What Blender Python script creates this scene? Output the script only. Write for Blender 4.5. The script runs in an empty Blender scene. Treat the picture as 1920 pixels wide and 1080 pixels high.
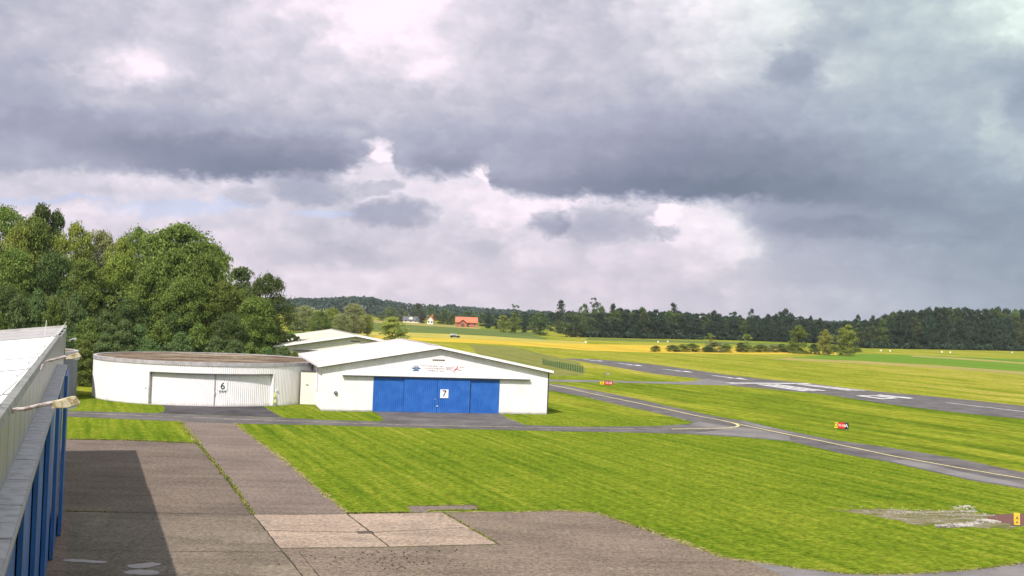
import bpy, bmesh, math, random
import numpy as np
from mathutils import Vector, Matrix

S = bpy.context.scene
C = S.collection
# ------------------------------------------------------------------ camera
H = 10.0; F = 2200.0; PITCH = 0.0216; ROLL = 0.0384
cam_d = bpy.data.cameras.new('camera'); cam = bpy.data.objects.new('camera', cam_d); C.objects.link(cam)
cam_d.sensor_width = 36.0; cam_d.lens = 36.0 * F / 1920.0; cam_d.clip_start = 0.1; cam_d.clip_end = 20000
_f = Vector((0, math.cos(PITCH), math.sin(PITCH))); _r = Vector((1, 0, 0)); _u = _r.cross(_f)
# image content is turned clockwise by ROLL
_R = _r * math.cos(ROLL) + _u * math.sin(ROLL); _U = _u * math.cos(ROLL) - _r * math.sin(ROLL)
cam.matrix_world = Matrix(((_R.x, _U.x, -_f.x, 0), (_R.y, _U.y, -_f.y, 0), (_R.z, _U.z, -_f.z, H), (0, 0, 0, 1)))
S.camera = cam
def ray(px, py):
    return _f * F + _R * (px - 960) - _U * (py - 540)
def G(px, py, z=0.0):
    d = ray(px, py); t = (z - H) / d.z
    return Vector((d.x * t, d.y * t, z))
def at_y(px, py, Y):
    d = ray(px, py); t = Y / d.y
    return Vector((d.x * t, Y, H + d.z * t))
def hit(px, py, P, N):
    d = ray(px, py); O = Vector((0, 0, H)); t = (Vector(P) - O).dot(N) / d.dot(N)
    return O + d * t
# ------------------------------------------------------------------ light
SUN_T = Vector((0.328, 0.773, -1.0)).normalized()
el = math.asin(-SUN_T.z); azs = math.atan2(-SUN_T.x, -SUN_T.y)
sun_d = bpy.data.lights.new('sun', 'SUN'); sun_d.energy = 4.6; sun_d.angle = math.radians(0.6); sun_d.color = (1.0, 0.95, 0.87)
sun = bpy.data.objects.new('sun', sun_d); C.objects.link(sun); sun.rotation_euler = SUN_T.to_track_quat('-Z', 'Y').to_euler()
S.view_settings.view_transform = 'Standard'; S.view_settings.look = 'None'; S.view_settings.exposure = 0.38; S.view_settings.gamma = 1.0
try: S.cycles.max_bounces = 5; S.cycles.volume_bounces = 0; S.cycles.transparent_max_bounces = 6; S.cycles.use_denoising = True
except Exception: pass

class NT:
    def __init__(s, nt): s.nt = nt; nt.nodes.clear()
    def n(s, t, **k):
        o = s.nt.nodes.new(t)
        for a, b in k.items(): setattr(o, a, b)
        return o
    def l(s, a, b): s.nt.links.new(a, b)
    def inp(s, sock, v):
        if hasattr(v, 'is_linked') or hasattr(v, 'links'): s.l(v, sock)
        else: sock.default_value = v
    def m(s, op, a, b=None, c=None, clamp=False):
        o = s.n('ShaderNodeMath', operation=op, use_clamp=clamp); s.inp(o.inputs[0], a)
        if b is not None: s.inp(o.inputs[1], b)
        if c is not None: s.inp(o.inputs[2], c)
        return o.outputs[0]
    def vm(s, op, a, b=None):
        o = s.n('ShaderNodeVectorMath', operation=op); s.inp(o.inputs[0], a)
        if b is not None: s.inp(o.inputs[1], b)
        return o.outputs[0]
    def mix(s, f, a, b, bt='MIX'):
        o = s.n('ShaderNodeMix', data_type='RGBA', blend_type=bt)
        s.inp(o.inputs[0], f); s.inp(o.inputs[6], a if not isinstance(a, tuple) else (*a[:3], 1)); s.inp(o.inputs[7], b if not isinstance(b, tuple) else (*b[:3], 1))
        return o.outputs[2]
    def noise(s, v, sc, det=4, rough=0.55, dist=0.0, color=False):
        o = s.n('ShaderNodeTexNoise'); s.l(v, o.inputs['Vector']); o.inputs['Scale'].default_value = sc; o.inputs['Detail'].default_value = det
        o.inputs['Roughness'].default_value = rough; o.inputs['Distortion'].default_value = dist
        return o.outputs['Color' if color else 'Fac']
    def ramp(s, f, stops, interp='LINEAR'):
        o = s.n('ShaderNodeValToRGB'); s.inp(o.inputs[0], f); o.color_ramp.interpolation = interp
        e = o.color_ramp.elements
        while len(e) < len(stops): e.new(0.5)
        for i, (p, c) in enumerate(stops):
            e[i].position = p; e[i].color = (*c[:3], 1) if isinstance(c, tuple) else (c, c, c, 1)
        return o.outputs[0]
    def mr(s, v, a, b, c=0.0, d=1.0, smooth=True):
        o = s.n('ShaderNodeMapRange'); o.interpolation_type = 'SMOOTHSTEP' if smooth else 'LINEAR'
        s.inp(o.inputs[0], v)
        for i, x in enumerate((a, b, c, d)): o.inputs[i + 1].default_value = x
        return o.outputs[0]

def build_world():
    w = bpy.data.worlds.new('World'); S.world = w; w.use_nodes = True
    t = NT(w.node_tree); out = t.n('ShaderNodeOutputWorld')
    sky = t.n('ShaderNodeTexSky'); sky.sky_type = 'NISHITA'; sky.sun_disc = False; sky.sun_elevation = el; sky.sun_rotation = azs
    bg1 = t.n('ShaderNodeBackground'); t.l(t.mix(1.0, sky.outputs[0], (.78, .80, 1.15), 'MULTIPLY'), bg1.inputs[0]); bg1.inputs[1].default_value = 0.11
    tc = t.n('ShaderNodeTexCoord'); D = tc.outputs['Generated']
    sp = t.n('ShaderNodeSeparateXYZ'); t.l(D, sp.inputs[0])
    az = t.m('MULTIPLY', t.m('ARCTAN2', sp.outputs[0], sp.outputs[1]), 2200.0)
    elv = t.m('MULTIPLY', t.m('ARCSINE', sp.outputs[2]), 2200.0)       # both in units of 1/2200 radian
    cb = t.n('ShaderNodeCombineXYZ'); t.l(az, cb.inputs[0]); t.l(t.m('MULTIPLY', elv, 1.5), cb.inputs[1])
    P = cb.outputs[0]
    n1 = t.noise(P, 0.010, 3, 0.55, color=True); n2 = t.noise(P, 0.034, 3, 0.6, color=True); n3 = t.noise(P, 0.11, 2, 0.6, color=True)
    wrp = t.vm('ADD', t.vm('MULTIPLY', t.vm('SUBTRACT', n1, (0.5, 0.5, 0.5)), (110.0, 46.0, 0.0)), t.vm('MULTIPLY', t.vm('SUBTRACT', n2, (0.5, 0.5, 0.5)), (52.0, 34.0, 0.0)))
    wrp2 = t.vm('ADD', wrp, t.vm('MULTIPLY', t.vm('SUBTRACT', n3, (0.5, 0.5, 0.5)), (11.0, 9.0, 0.0)))
    # A = tangent-scaled azimuth, E = tangent-scaled height below/above the horizon line: 2200 units per radian near the centre
    azr = t.m('DIVIDE', az, 2200.0); ca = t.m('MAXIMUM', t.m('COSINE', azr), 0.3)
    A0 = t.m('ADD', t.m('MULTIPLY', t.m('DIVIDE', t.m('SINE', azr), ca), 2200.0), 960.0)
    E0 = t.m('SUBTRACT', t.m('MULTIPLY_ADD', t.m('SUBTRACT', A0, 960.0), 0.0384, 587.5), t.m('MULTIPLY', t.m('DIVIDE', t.m('TANGENT', t.m('DIVIDE', elv, 2200.0)), ca), 2200.0))
    ae = t.n('ShaderNodeCombineXYZ'); t.l(A0, ae.inputs[0]); t.l(E0, ae.inputs[1])
    def sepq(w):
        q_ = t.n('ShaderNodeSeparateXYZ'); t.l(t.vm('ADD', ae.outputs[0], w), q_.inputs[0]); return q_.outputs[0], q_.outputs[1]
    A, E = sepq(wrp); A2, E2 = sepq(wrp2)
    U = t.m('DIVIDE', A, 1920.0, clamp=True); U2 = t.m('DIVIDE', A2, 1920.0, clamp=True)
    def curve(u, pts, sc):
        c_ = t.n('ShaderNodeFloatCurve'); t.l(u, c_.inputs['Value']); cv = c_.mapping.curves[0]; pts = [(x / 1920.0, v / sc) for x, v in pts]
        if pts[0][0] > 0: pts = [(0.0, pts[0][1])] + pts
        if pts[-1][0] < 1: pts = pts + [(1.0, pts[-1][1])]
        while len(cv.points) < len(pts): cv.points.new(.5, .5)
        for p_, (x, v) in zip(cv.points, pts): p_.location = (x, v); p_.handle_type = 'AUTO_CLAMPED'
        c_.mapping.update(); return c_.outputs[0]
    def stack(rows_):
        ks = sorted(rows_); out_ = curve(U, rows_[ks[0]], 255.0)
        for a_, b_ in zip(ks[:-1], ks[1:]):
            f_ = t.mr(E, float(a_), float(b_)); out_ = t.m('MULTIPLY_ADD', f_, t.m('SUBTRACT', curve(U, rows_[b_], 255.0), out_), out_)
        return out_
    DECK = {10: [(50,185),(200,190),(400,205),(600,235),(700,250),(800,235),(900,205),(1000,200),(1150,205),(1350,230),(1450,222),(1560,185),(1700,195),(1850,222),(1910,240)],
      50: [(100,190),(250,195),(400,205),(500,203),(600,225),(700,245),(780,235),(850,210),(950,197),(1050,195),(1150,198),(1250,210),(1350,225),(1400,225),(1450,215),(1560,178),(1650,182),(1700,190),(1780,200),(1850,212),(1900,220)],
      130: [(30,170),(90,178),(150,205),(200,220),(240,228),(300,205),(400,200),(500,202),(600,207),(700,212),(780,230),(850,208),(950,197),(1050,190),(1150,195),(1250,205),(1350,205),(1400,200),(1450,165),(1500,168),(1600,190),(1700,182),(1800,176),(1880,165),(1915,170)],
      180: [(50,160),(150,185),(250,185),(310,175),(400,190),(500,195),(600,195),(700,192),(800,190),(900,190),(1000,182),(1100,178),(1200,178),(1300,175),(1400,172),(1500,175),(1600,180),(1700,178),(1800,180),(1850,180),(1900,145)],
      230: [(30,145),(150,150),(250,155),(330,155),(400,165),(450,172),(600,178),(700,180),(750,180),(850,178),(950,172),(1050,165),(1150,160),(1250,152),(1300,150),(1450,158),(1600,165),(1700,165),(1800,170),(1860,185),(1900,170)],
      270: [(50,160),(150,140),(250,128),(330,125),(450,135),(550,140),(620,145),(700,170),(800,160),(900,158),(1000,155),(1100,150),(1200,142),(1300,132),(1400,132),(1500,138),(1650,152),(1800,170),(1880,190)],
      310: [(50,165),(150,155),(300,130),(450,118),(550,118),(620,128),(680,150),(740,155),(800,140),(850,138),(905,160),(1000,150),(1100,138),(1200,128),(1300,122),(1400,122),(1500,128),(1650,142),(1800,155),(1900,170)],
      345: [(50,165),(150,158),(300,128),(400,112),(500,110),(620,122),(740,140),(830,130),(880,130),(950,140),(1000,135),(1100,122),(1200,112),(1300,106),(1400,108),(1500,116),(1600,128),(1750,140),(1900,146)],
      385: [(50,170),(300,135),(500,118),(740,140),(900,135),(1000,130),(1100,118),(1200,108),(1300,104),(1400,108),(1500,118),(1700,132),(1900,142)]}
    LOW = {345: [(50,205),(200,205),(300,210),(400,215),(520,205),(620,205),(680,215),(760,215),(880,225),(950,235),(1000,240),(1100,240),(1250,240),(1350,190),(1450,150),(1600,140),(1900,142)],
      375: [(50,205),(150,205),(250,200),(330,205),(450,205),(520,205),(570,200),(620,200),(700,212),(780,215),(850,226),(900,232),(950,228),(1000,235),(1070,240),(1150,215),(1210,225),(1280,215),(1350,180),(1450,150),(1550,138),(1700,140),(1850,142)],
      400: [(100,222),(200,220),(280,215),(330,212),(430,203),(520,208),(600,208),(650,205),(700,208),(800,215),(850,224),(950,235),(1020,225),(1100,222),(1180,210),(1235,240),(1300,228),(1350,220),(1400,170),(1500,142),(1600,140),(1700,138),(1850,135)],
      435: [(450,205),(520,203),(600,190),(700,197),(760,202),(850,210),(905,206),(960,215),(1010,205),(1100,205),(1200,205),(1240,216),(1300,228),(1340,234),(1400,190),(1500,148),(1600,146),(1700,150),(1850,138)],
      480: [(450,202),(550,195),(620,182),(700,185),(780,195),(850,200),(900,195),(960,205),(1010,215),(1080,205),(1150,205),(1220,210),(1300,212),(1370,225),(1420,190),(1500,168),(1600,160),(1700,155),(1850,145)],
      520: [(560,212),(650,215),(750,215),(850,208),(950,205),(1050,200),(1150,202),(1250,200),(1350,195),(1450,172),(1550,165),(1700,155),(1850,145),(1910,142)],
      560: [(600,210),(700,208),(800,200),(900,200),(1000,200),(1100,200),(1200,192),(1300,190),(1400,185),(1500,178),(1600,172),(1700,165),(1800,155),(1900,148)]}
    base_line = curve(U2, [(0, 326), (150, 326), (300, 333), (420, 344), (520, 340), (600, 335), (650, 325), (680, 300), (705, 285), (735, 322), (790, 336), (870, 336), (895, 318), (910, 340), (930, 362), (1000, 370), (1150, 376), (1280, 386), (1340, 374), (1450, 380), (1600, 388), (1920, 395)], 400.0)
    dv = t.m('SUBTRACT', t.m('MULTIPLY', base_line, 400.0), E2)
    inside = t.mr(dv, -9.0, 20.0)
    acc = t.m('ADD', t.m('MULTIPLY', inside, stack(DECK)), t.m('MULTIPLY', t.m('SUBTRACT', 1.0, inside), stack(LOW)))
    # small separate clouds and bright gaps: centre, half-sizes, change of brightness
    for (x, y, ra, rb, amp) in ((450, 370, 46, 22, -.10), (575, 358, 72, 26, -.17), (705, 352, 50, 14, -.13), (722, 402, 92, 26, -.22), (1028, 424, 40, 24, -.22), (1130, 425, 92, 34, -.15), (1245, 432, 26, 12, -.14), (905, 462, 55, 18, -.07), (620, 478, 120, 22, -.05), (697, 280, 26, 22, .20), (905, 322, 15, 18, .20), (1238, 406, 28, 20, .07), (1560, 425, 150, 22, -.05), (1700, 445, 110, 14, -.04), (240, 115, 50, 42, .05), (1470, 118, 60, 34, -.07)):
        v = t.m('MULTIPLY_ADD', A2, 1.0 / ra, -x / ra); w2 = t.m('MULTIPLY_ADD', E2, 1.0 / rb, -y / rb)
        g = t.mr(t.m('MULTIPLY_ADD', v, v, t.m('MULTIPLY', w2, w2)), 0.10, 1.7, 1.0, 0.0); acc = t.m('MULTIPLY_ADD', g, amp * .9, acc)
    vo = t.n('ShaderNodeTexVoronoi', feature='SMOOTH_F1'); vo.inputs['Scale'].default_value = .014; vo.inputs['Detail'].default_value = 2.0; vo.inputs['Roughness'].default_value = .5; vo.inputs['Smoothness'].default_value = .6; t.l(t.vm('ADD', P, wrp2), vo.inputs['Vector'])
    acc = t.m('ADD', acc, t.m('MULTIPLY', t.m('SUBTRACT', .42, vo.outputs['Distance']), t.mr(acc, .5, .85, .03, .10)))
    acc = t.m('ADD', acc, t.m('MULTIPLY', t.m('SUBTRACT', t.noise(P, 0.02, 5, 0.55), .5), t.mr(acc, .45, .8, .05, .14)))
    acc = t.m('ADD', acc, t.mr(acc, .42, .75, .095, .078))
    L_ = [(.40, .135), (.50, .175), (.588, .235), (.706, .35), (.784, .445), (.88, .58), (.98, .74)]
    WM = [(.87, 1.03, 1.46), (.88, 1.03, 1.42), (.93, 1.0, 1.36), (.97, .99, 1.25), (1.0, .985, 1.16), (1.05, .975, 1.11), (1.12, .97, 1.08)]
    CM = [(.80, 1.03, 1.36), (.82, 1.03, 1.34), (.85, 1.03, 1.30), (.88, 1.03, 1.22), (.90, 1.04, 1.12), (.92, 1.06, 1.04), (.94, 1.07, 1.0)]
    warm = t.ramp(acc, [(p, (v * w_[0], v * w_[1], v * w_[2])) for (p, v), w_ in zip(L_, WM)])
    cool = t.ramp(acc, [(p, (v * w_[0], v * w_[1], v * w_[2])) for (p, v), w_ in zip(L_, CM)])
    side = t.mr(t.m('ADD', az, t.m('MULTIPLY', elv, 0.35)), 250.0, 950.0)
    col = t.mix(side, warm, cool)
    low = t.mr(elv, 20.0, 230.0, 1.0, 0.0)
    pass
    col = t.mix(t.m('MULTIPLY', low, t.m('SUBTRACT', 0.28, t.m('MULTIPLY', side, 0.24))), col, (.64, .52, .57))
    bg2 = t.n('ShaderNodeBackground'); t.l(col, bg2.inputs[0]); bg2.inputs[1].default_value = 1.0
    # thin gaps of blue low on the left
    gap = None
    for (x, y, ra, re) in [(80, 374, 130, 9), (330, 390, 150, 16), (600, 402, 60, 10)]:
        v = t.m('MULTIPLY_ADD', A2, 1.0 / ra, -x / ra); w2 = t.m('MULTIPLY_ADD', E2, 1.0 / re, -y / re)
        g = t.mr(t.m('MULTIPLY_ADD', v, v, t.m('MULTIPLY', w2, w2)), 0.2, 1.5, 1.0, 0.0)
        gap = g if gap is None else t.m('MAXIMUM', gap, g)
    mx = t.n('ShaderNodeMixShader'); t.l(t.m('MULTIPLY', gap, 0.42), mx.inputs[0]); t.l(bg2.outputs[0], mx.inputs[1]); t.l(bg1.outputs[0], mx.inputs[2])
    t.l(mx.outputs[0], out.inputs[0])
    w.cycles.sampling_method = 'MANUAL'; w.cycles.sample_map_resolution = 256
build_world()

# ------------------------------------------------------------------ materials
def mat(name, fn, rough=0.8, spec=0.3, bump=None, metallic=0.0):
    m = bpy.data.materials.new(name); m.use_nodes = True; t = NT(m.node_tree)
    o = t.n('ShaderNodeOutputMaterial'); b = t.n('ShaderNodeBsdfPrincipled'); t.l(b.outputs[0], o.inputs[0])
    b.inputs['Roughness'].default_value = rough; b.inputs['Specular IOR Level'].default_value = spec; b.inputs['Metallic'].default_value = metallic
    tc = t.n('ShaderNodeTexCoord'); P = tc.outputs['Object']
    c = fn(t, P, b) if callable(fn) else fn
    if isinstance(c, tuple):
        nz = t.noise(P, 1.3, 6, 0.6); f = t.mr(nz, 0.3, 0.7, 0.86, 1.08)
        c = t.mix(1.0, c, t.m('MULTIPLY', f, 1.0), 'MULTIPLY')
    t.l(c, b.inputs['Base Color'])
    if bump:
        bp = t.n('ShaderNodeBump'); bp.inputs['Strength'].default_value = bump[1]; bp.inputs['Distance'].default_value = bump[2]
        t.l(t.noise(P, bump[0], 5, 0.6), bp.inputs['Height']); t.l(bp.outputs[0], b.inputs['Normal'])
    return m
def rot(t, P, ang, sx=1.0, sy=1.0):
    mp = t.n('ShaderNodeMapping'); mp.vector_type = 'TEXTURE'; t.l(P, mp.inputs[0]); mp.inputs['Rotation'].default_value[2] = ang
    mp2 = t.n('ShaderNodeMapping'); t.l(mp.outputs[0], mp2.inputs[0]); mp2.inputs['Scale'].default_value = (sx, sy, 1)
    return mp2.outputs[0]
_a = G(1156, 759) - G(1671, 867); ANG_TAXI = math.atan2(_a.y, _a.x)
_a = G(1208, 680) - G(1779, 746); ANG_RUN = math.atan2(_a.y, _a.x)
_d = ray(165, 557.6); AX = Vector((_d.x, _d.y, 0)).normalized(); NX = Vector((AX.y, -AX.x, 0))
ANG_SLAB = math.atan2(AX.y, AX.x)
def g_lawn(t, P, b, dry=0.0):
    big = t.noise(P, 0.07, 4, 0.55); med = t.noise(P, 0.6, 5, 0.6); fin = t.noise(P, 5.0, 5, 0.7)
    s1 = t.noise(rot(t, P, ANG_SLAB, 0.05, 1.1), 1.0, 3, 0.6)
    s2 = t.noise(rot(t, P, ANG_TAXI + 0.10, 0.045, 0.9), 1.0, 3, 0.6)
    sp = t.n('ShaderNodeSeparateXYZ'); t.l(P, sp.inputs[0])
    s = t.mix(t.mr(sp.outputs[0], 0.0, 22.0), s1, s2)
    sr = t.n('ShaderNodeSeparateXYZ'); t.l(rot(t, P, ANG_SLAB + .02), sr.inputs[0]); sr2 = t.n('ShaderNodeSeparateXYZ'); t.l(rot(t, P, ANG_TAXI + .06), sr2.inputs[0])
    wob = t.m('MULTIPLY', t.noise(P, 0.35, 3, 0.6), 3.0)
    w1 = t.m('SINE', t.m('ADD', t.m('MULTIPLY', sr.outputs[1], 7.0), wob)); w2 = t.m('SINE', t.m('ADD', t.m('MULTIPLY', sr2.outputs[1], 5.0), wob))
    s = t.mix(t.mr(sp.outputs[0], 0.0, 22.0), t.m('MULTIPLY_ADD', w1, .058, s1), t.m('MULTIPLY_ADD', w2, .058, s2))
    v = t.m('ADD', t.m('MULTIPLY', s, 0.52), t.m('ADD', t.m('MULTIPLY', big, 0.26), t.m('ADD', t.m('MULTIPLY', med, 0.24), t.m('MULTIPLY', fin, 0.56))))
    c = t.ramp(v, [(0.50, (.032, .062, .005)), (0.64, (.065, .108, .008)), (0.76, (.110, .155, .012)), (0.88, (.165, .195, .018)), (1.0, (.235, .235, .04))])
    sp1 = t.mr(t.noise(P, 3.4, 2, 0.6), .34, .66, -1.0, 1.0); sp2 = t.mr(t.noise(P, 1.5, 2, 0.6), .34, .66, -1.0, 1.0)
    c = t.mix(1.0, c, t.m('ADD', 1.0, t.m('ADD', t.m('MULTIPLY', sp1, .24), t.m('MULTIPLY', sp2, .12))), 'MULTIPLY')
    fl = t.mr(t.noise(P, 2.2, 3, 0.8), 0.66, 0.74)
    c = t.mix(t.m('MULTIPLY', fl, 0.30), c, (.26, .22, .06))
    return c
def g_field(t, P, b):
    r = rot(t, P, ANG_RUN, 0.012, 0.13)
    st = t.noise(r, 1.0, 5, 0.6); st2 = t.noise(rot(t, P, ANG_RUN + 0.04, 0.05, 0.5), 1.0, 4, 0.6); fin = t.noise(P, 1.6, 6, 0.7); big = t.noise(P, 0.012, 4, 0.5)
    v = t.m('ADD', t.m('MULTIPLY', st, 0.5), t.m('ADD', t.m('MULTIPLY', st2, 0.35), t.m('ADD', t.m('MULTIPLY', fin, 0.35), t.m('MULTIPLY', big, 0.3))))
    sp = t.n('ShaderNodeSeparateXYZ'); t.l(P, sp.inputs[0])
    # the meadow beyond the runway is drier
    v = t.m('ADD', v, t.m('MULTIPLY', t.mr(t.m('ADD', sp.outputs[1], t.m('MULTIPLY', sp.outputs[0], 0.72)), 185.0, 240.0), 0.10))
    v = t.m('SUBTRACT', v, t.m('MULTIPLY', t.mr(sp.outputs[1], 330.0, 700.0), 0.04))
    c = t.ramp(v, [(0.56, (.043, .074, .006)), (0.66, (.084, .127, .010)), (0.75, (.144, .180, .015)), (0.85, (.225, .228, .026)), (0.98, (.34, .28, .07))])
    g1 = t.mr(t.noise(P, 1.1, 2, 0.6), .34, .66, -1.0, 1.0); g2 = t.mr(t.noise(rot(t, P, ANG_RUN, .12, .45), 1.0, 3, 0.6), .34, .66, -1.0, 1.0)
    c = t.mix(1.0, c, t.m('ADD', 1.0, t.m('ADD', t.m('MULTIPLY', g1, .16), t.m('MULTIPLY', g2, .14))), 'MULTIPLY')
    return c
M = {}
M['lawn'] = mat('lawn', g_lawn, 1.0, 0.0, (9.0, 0.9, 0.06))
M['field'] = mat('field', g_field, 1.0, 0.0, (3.0, 0.9, 0.12))
def crop(name, a, b2, sc=0.02):
    def fn(t, P, b):
        st = t.noise(rot(t, P, ANG_RUN, 0.35, 3.0), sc * 2, 5, 0.6); f = t.noise(P, 0.5, 5, 0.7)
        return t.mix(t.mr(t.m('ADD', t.m('MULTIPLY', st, 0.7), t.m('MULTIPLY', f, 0.5)), 0.42, 0.78), a, b2)
    return mat(name, fn, 0.95, 0.05, (1.5, 0.6, 0.2))
M['gold'] = crop('golden_crop', (.38, .26, .026), (.52, .37, .040))
M['pale'] = crop('pale_crop', (.28, .26, .05), (.42, .34, .075))
M['greencrop'] = crop('green_crop', (.075, .110, .026), (.125, .155, .038))
M['straw'] = crop('straw', (.34, .25, .10), (.20, .20, .045))
M['brightgreen'] = crop('bright_green', (.085, .165, .012), (.125, .205, .018))
M['rough_grass'] = crop('rough_grass', (.10, .125, .022), (.22, .20, .06), 0.1)
def g_asph(base, spread=0.35):
    def fn(t, P, b):
        st = t.noise(P, 0.35, 6, 0.65); f = t.noise(P, 3.5, 4, 0.7)
        v = t.m('ADD', t.m('MULTIPLY', st, 0.75), t.m('MULTIPLY', f, 0.3))
        lo = tuple(x * (1 - spread) for x in base); hi = tuple(x * (1 + spread) for x in base)
        return t.mix(t.mr(v, 0.38, 0.68), lo, hi)
    return fn
M['asphalt'] = mat('asphalt', g_asph((.102, .090, .092)), 0.85, 0.25, (20.0, 0.4, 0.01))
M['asphalt_dark'] = mat('asphalt_dark', g_asph((.052, .046, .052), 0.5), 0.85, 0.25, (20.0, 0.4, 0.01))
M['asphalt_pale'] = mat('asphalt_pale', g_asph((.160, .145, .148), 0.22), 0.85, 0.25, (20.0, 0.4, 0.01))
def g_conc(lo, hi, dirt, streak=0.0):
    def fn(t, P, b):
        a = t.noise(P, 0.22, 7, 0.62); s = t.noise(rot(t, P, 0.05, 0.25, 1.6), 0.6, 6, 0.65); f = t.noise(P, 9.0, 4, 0.75)
        v = t.m('ADD', t.m('MULTIPLY', a, 0.42), t.m('ADD', t.m('MULTIPLY', s, 0.30), t.m('MULTIPLY', f, 0.42)))
        c = t.mix(t.mr(v, 0.42, 0.70), lo, hi)
        pt = t.mr(t.noise(P, 0.45, 4, 0.5, 0.6), 0.56, 0.68)
        c = t.mix(t.m('MULTIPLY', pt, 0.45), c, dirt)
        sp = t.mr(t.noise(P, 5.5, 3, 0.6), 0.64, 0.72)
        g = t.mr(t.noise(P, 4.5, 3, 0.65), .34, .66, -1.0, 1.0)
        c = t.mix(1.0, c, t.m('ADD', 1.04, t.m('MULTIPLY', g, .26)), 'MULTIPLY')
        return t.mix(t.m('MULTIPLY', sp, 0.38), c, (.42, .36, .31))
    return fn
M['concrete'] = mat('concrete', g_conc((0.075, 0.056, 0.047), (0.155, 0.116, 0.095), (0.114, 0.088, 0.061)), 0.88, 0.25, (14.0, 0.5, 0.015))
M['concrete_strip'] = mat('concrete_strip', g_conc((0.108, 0.081, 0.071), (0.189, 0.143, 0.123), (0.154, 0.122, 0.100)), 0.9, 0.2, (22.0, 0.8, 0.02))
M['concrete_pale'] = mat('concrete_pale', g_conc((.195, .145, .115), (.345, .255, .20), (.18, .14, .12)), 0.85, 0.25, (14.0, 0.4, 0.01))
def g_gravel(t, P, b):
    base = g_conc((.103, .076, .060), (.198, .150, .118), (.16, .125, .085))(t, P, b)
    vo = t.n('ShaderNodeTexVoronoi'); vo.inputs['Scale'].default_value = 4.0; t.l(P, vo.inputs['Vector'])
    br = t.mr(t.m('ADD', vo.outputs['Distance'], t.m('MULTIPLY', t.noise(P, 1.2, 4, 0.7), 0.5)), 0.28, 0.42, 1.0, 0.0)
    c = t.mix(t.m('MULTIPLY', br, 0.50), base, (.36, .31, .25))
    dk = t.mr(t.noise(P, 3.6, 3, 0.75), 0.60, 0.66)
    return t.mix(t.m('MULTIPLY', dk, 0.6), c, (.045, .040, .022))
M['gravel'] = mat('gravel_paving', g_gravel, 0.92, 0.2, (11.0, 0.9, 0.03))
M['joint'] = mat('joint_dark', (.040, .036, .026), 0.95, 0.1)
M['moss'] = mat('moss', lambda t, P, b: t.mix(t.mr(t.noise(P, 3.0, 5, 0.7), .45, .62), (.045, .042, .020), (.11, .12, .03)), 0.95, 0.1, (12.0, 1.0, 0.05))
M['tuft'] = mat('grass_tuft', lambda t, P, b: t.mix(t.mr(t.noise(P, 2.0, 4, 0.6), .4, .6), (.13, .18, .02), (.28, .25, .08)), 0.9, 0.1)
M['dryedge'] = mat('dry_edge', lambda t, P, b: t.mix(t.mr(t.noise(P, 4.0, 5, 0.7), .42, .6), (.17, .17, .035), (.34, .27, .15)), 0.95, 0.1, (12.0, 1.0, 0.05))
M['stainrim'] = mat('stain_rim', (.075, .06, .052), 0.5, 0.4)
M['stain'] = mat('water_stain', (.20, .17, .16), 0.35, 0.5)
M['yellowline'] = mat('yellow_line', lambda t, P, b: t.mix(t.mr(t.noise(P, 2.5, 5, 0.7), .5, .7), (.62, .52, .24), (.25, .22, .15)), 0.7)
M['fadedline'] = mat('faded_line', lambda t, P, b: t.mix(t.mr(t.noise(P, 1.5, 5, 0.7), .42, .62), (.44, .38, .28), (.15, .135, .12)), 0.8)
M['whiteline'] = mat('white_line', lambda t, P, b: t.mix(t.mr(t.noise(P, 1.1, 5, 0.75), .42, .68), (.66, .64, .66), (.24, .22, .23)), 0.8)
def g_white(t, P, b):
    mp = t.n('ShaderNodeMapping'); t.l(P, mp.inputs[0]); mp.inputs['Scale'].default_value = (1.6, 1.6, 0.25)
    st = t.noise(mp.outputs[0], 1.0, 6, 0.65); f = t.noise(P, 0.4, 4, 0.5)
    c = t.mix(t.mr(st, 0.35, 0.75), (.84, .80, .83), (.76, .72, .73))
    c = t.mix(t.mr(f, 0.55, 0.8), c, (.72, .68, .66))
    wz = t.n('ShaderNodeSeparateXYZ'); gg = t.n('ShaderNodeNewGeometry'); t.l(gg.outputs['Position'], wz.inputs[0])
    d_ = t.m('ADD', wz.outputs[2], t.m('MULTIPLY', t.noise(P, 1.7, 5, 0.7), .9))
    return t.mix(t.m('MULTIPLY', t.mr(d_, .45, .85, 1.0, 0.0), .45), c, (.40, .36, .28))
M['white'] = mat('white_sheet', g_white, 0.55, 0.35)
M['white_warm'] = mat('white_warm_sheet', lambda t, P, b: t.mix(t.noise(P, 0.8, 5, 0.6), (.80, .77, .68), (.70, .66, .56)), 0.6, 0.3)
def g_pinkroof(t, P, b):
    n = t.mr(t.noise(P, 0.16, 5, 0.6, 0.5), .48, .68); s = t.mr(t.noise(P, 3.0, 5, 0.7), .35, .7)
    c = t.mix(n, (.74, .71, .71), (.66, .50, .50)); return t.mix(t.m('MULTIPLY', s, .3), c, (.58, .52, .50))
M['pinkroof'] = mat('pink_white_roof', g_pinkroof, 0.7, 0.2)
M['creamroof'] = mat('cream_roof', lambda t, P, b: t.mix(t.mr(t.noise(P, 0.5, 6, 0.7), .3, .7), (.74, .68, .56), (.60, .52, .44)), 0.7, 0.2)
M['brightroof'] = mat('bright_roof', lambda t, P, b: t.mix(t.mr(t.noise(P, 0.6, 5, 0.6), .3, .7), (.80, .79, .82), (.74, .73, .76)), 0.5, 0.3)
M['blue'] = mat('blue_sheet', lambda t, P, b: t.mix(t.mr(t.noise(P, 0.9, 5, 0.6), .35, .7), (.020, .110, .42), (.035, .150, .50)), 0.45, 0.35)
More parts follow.
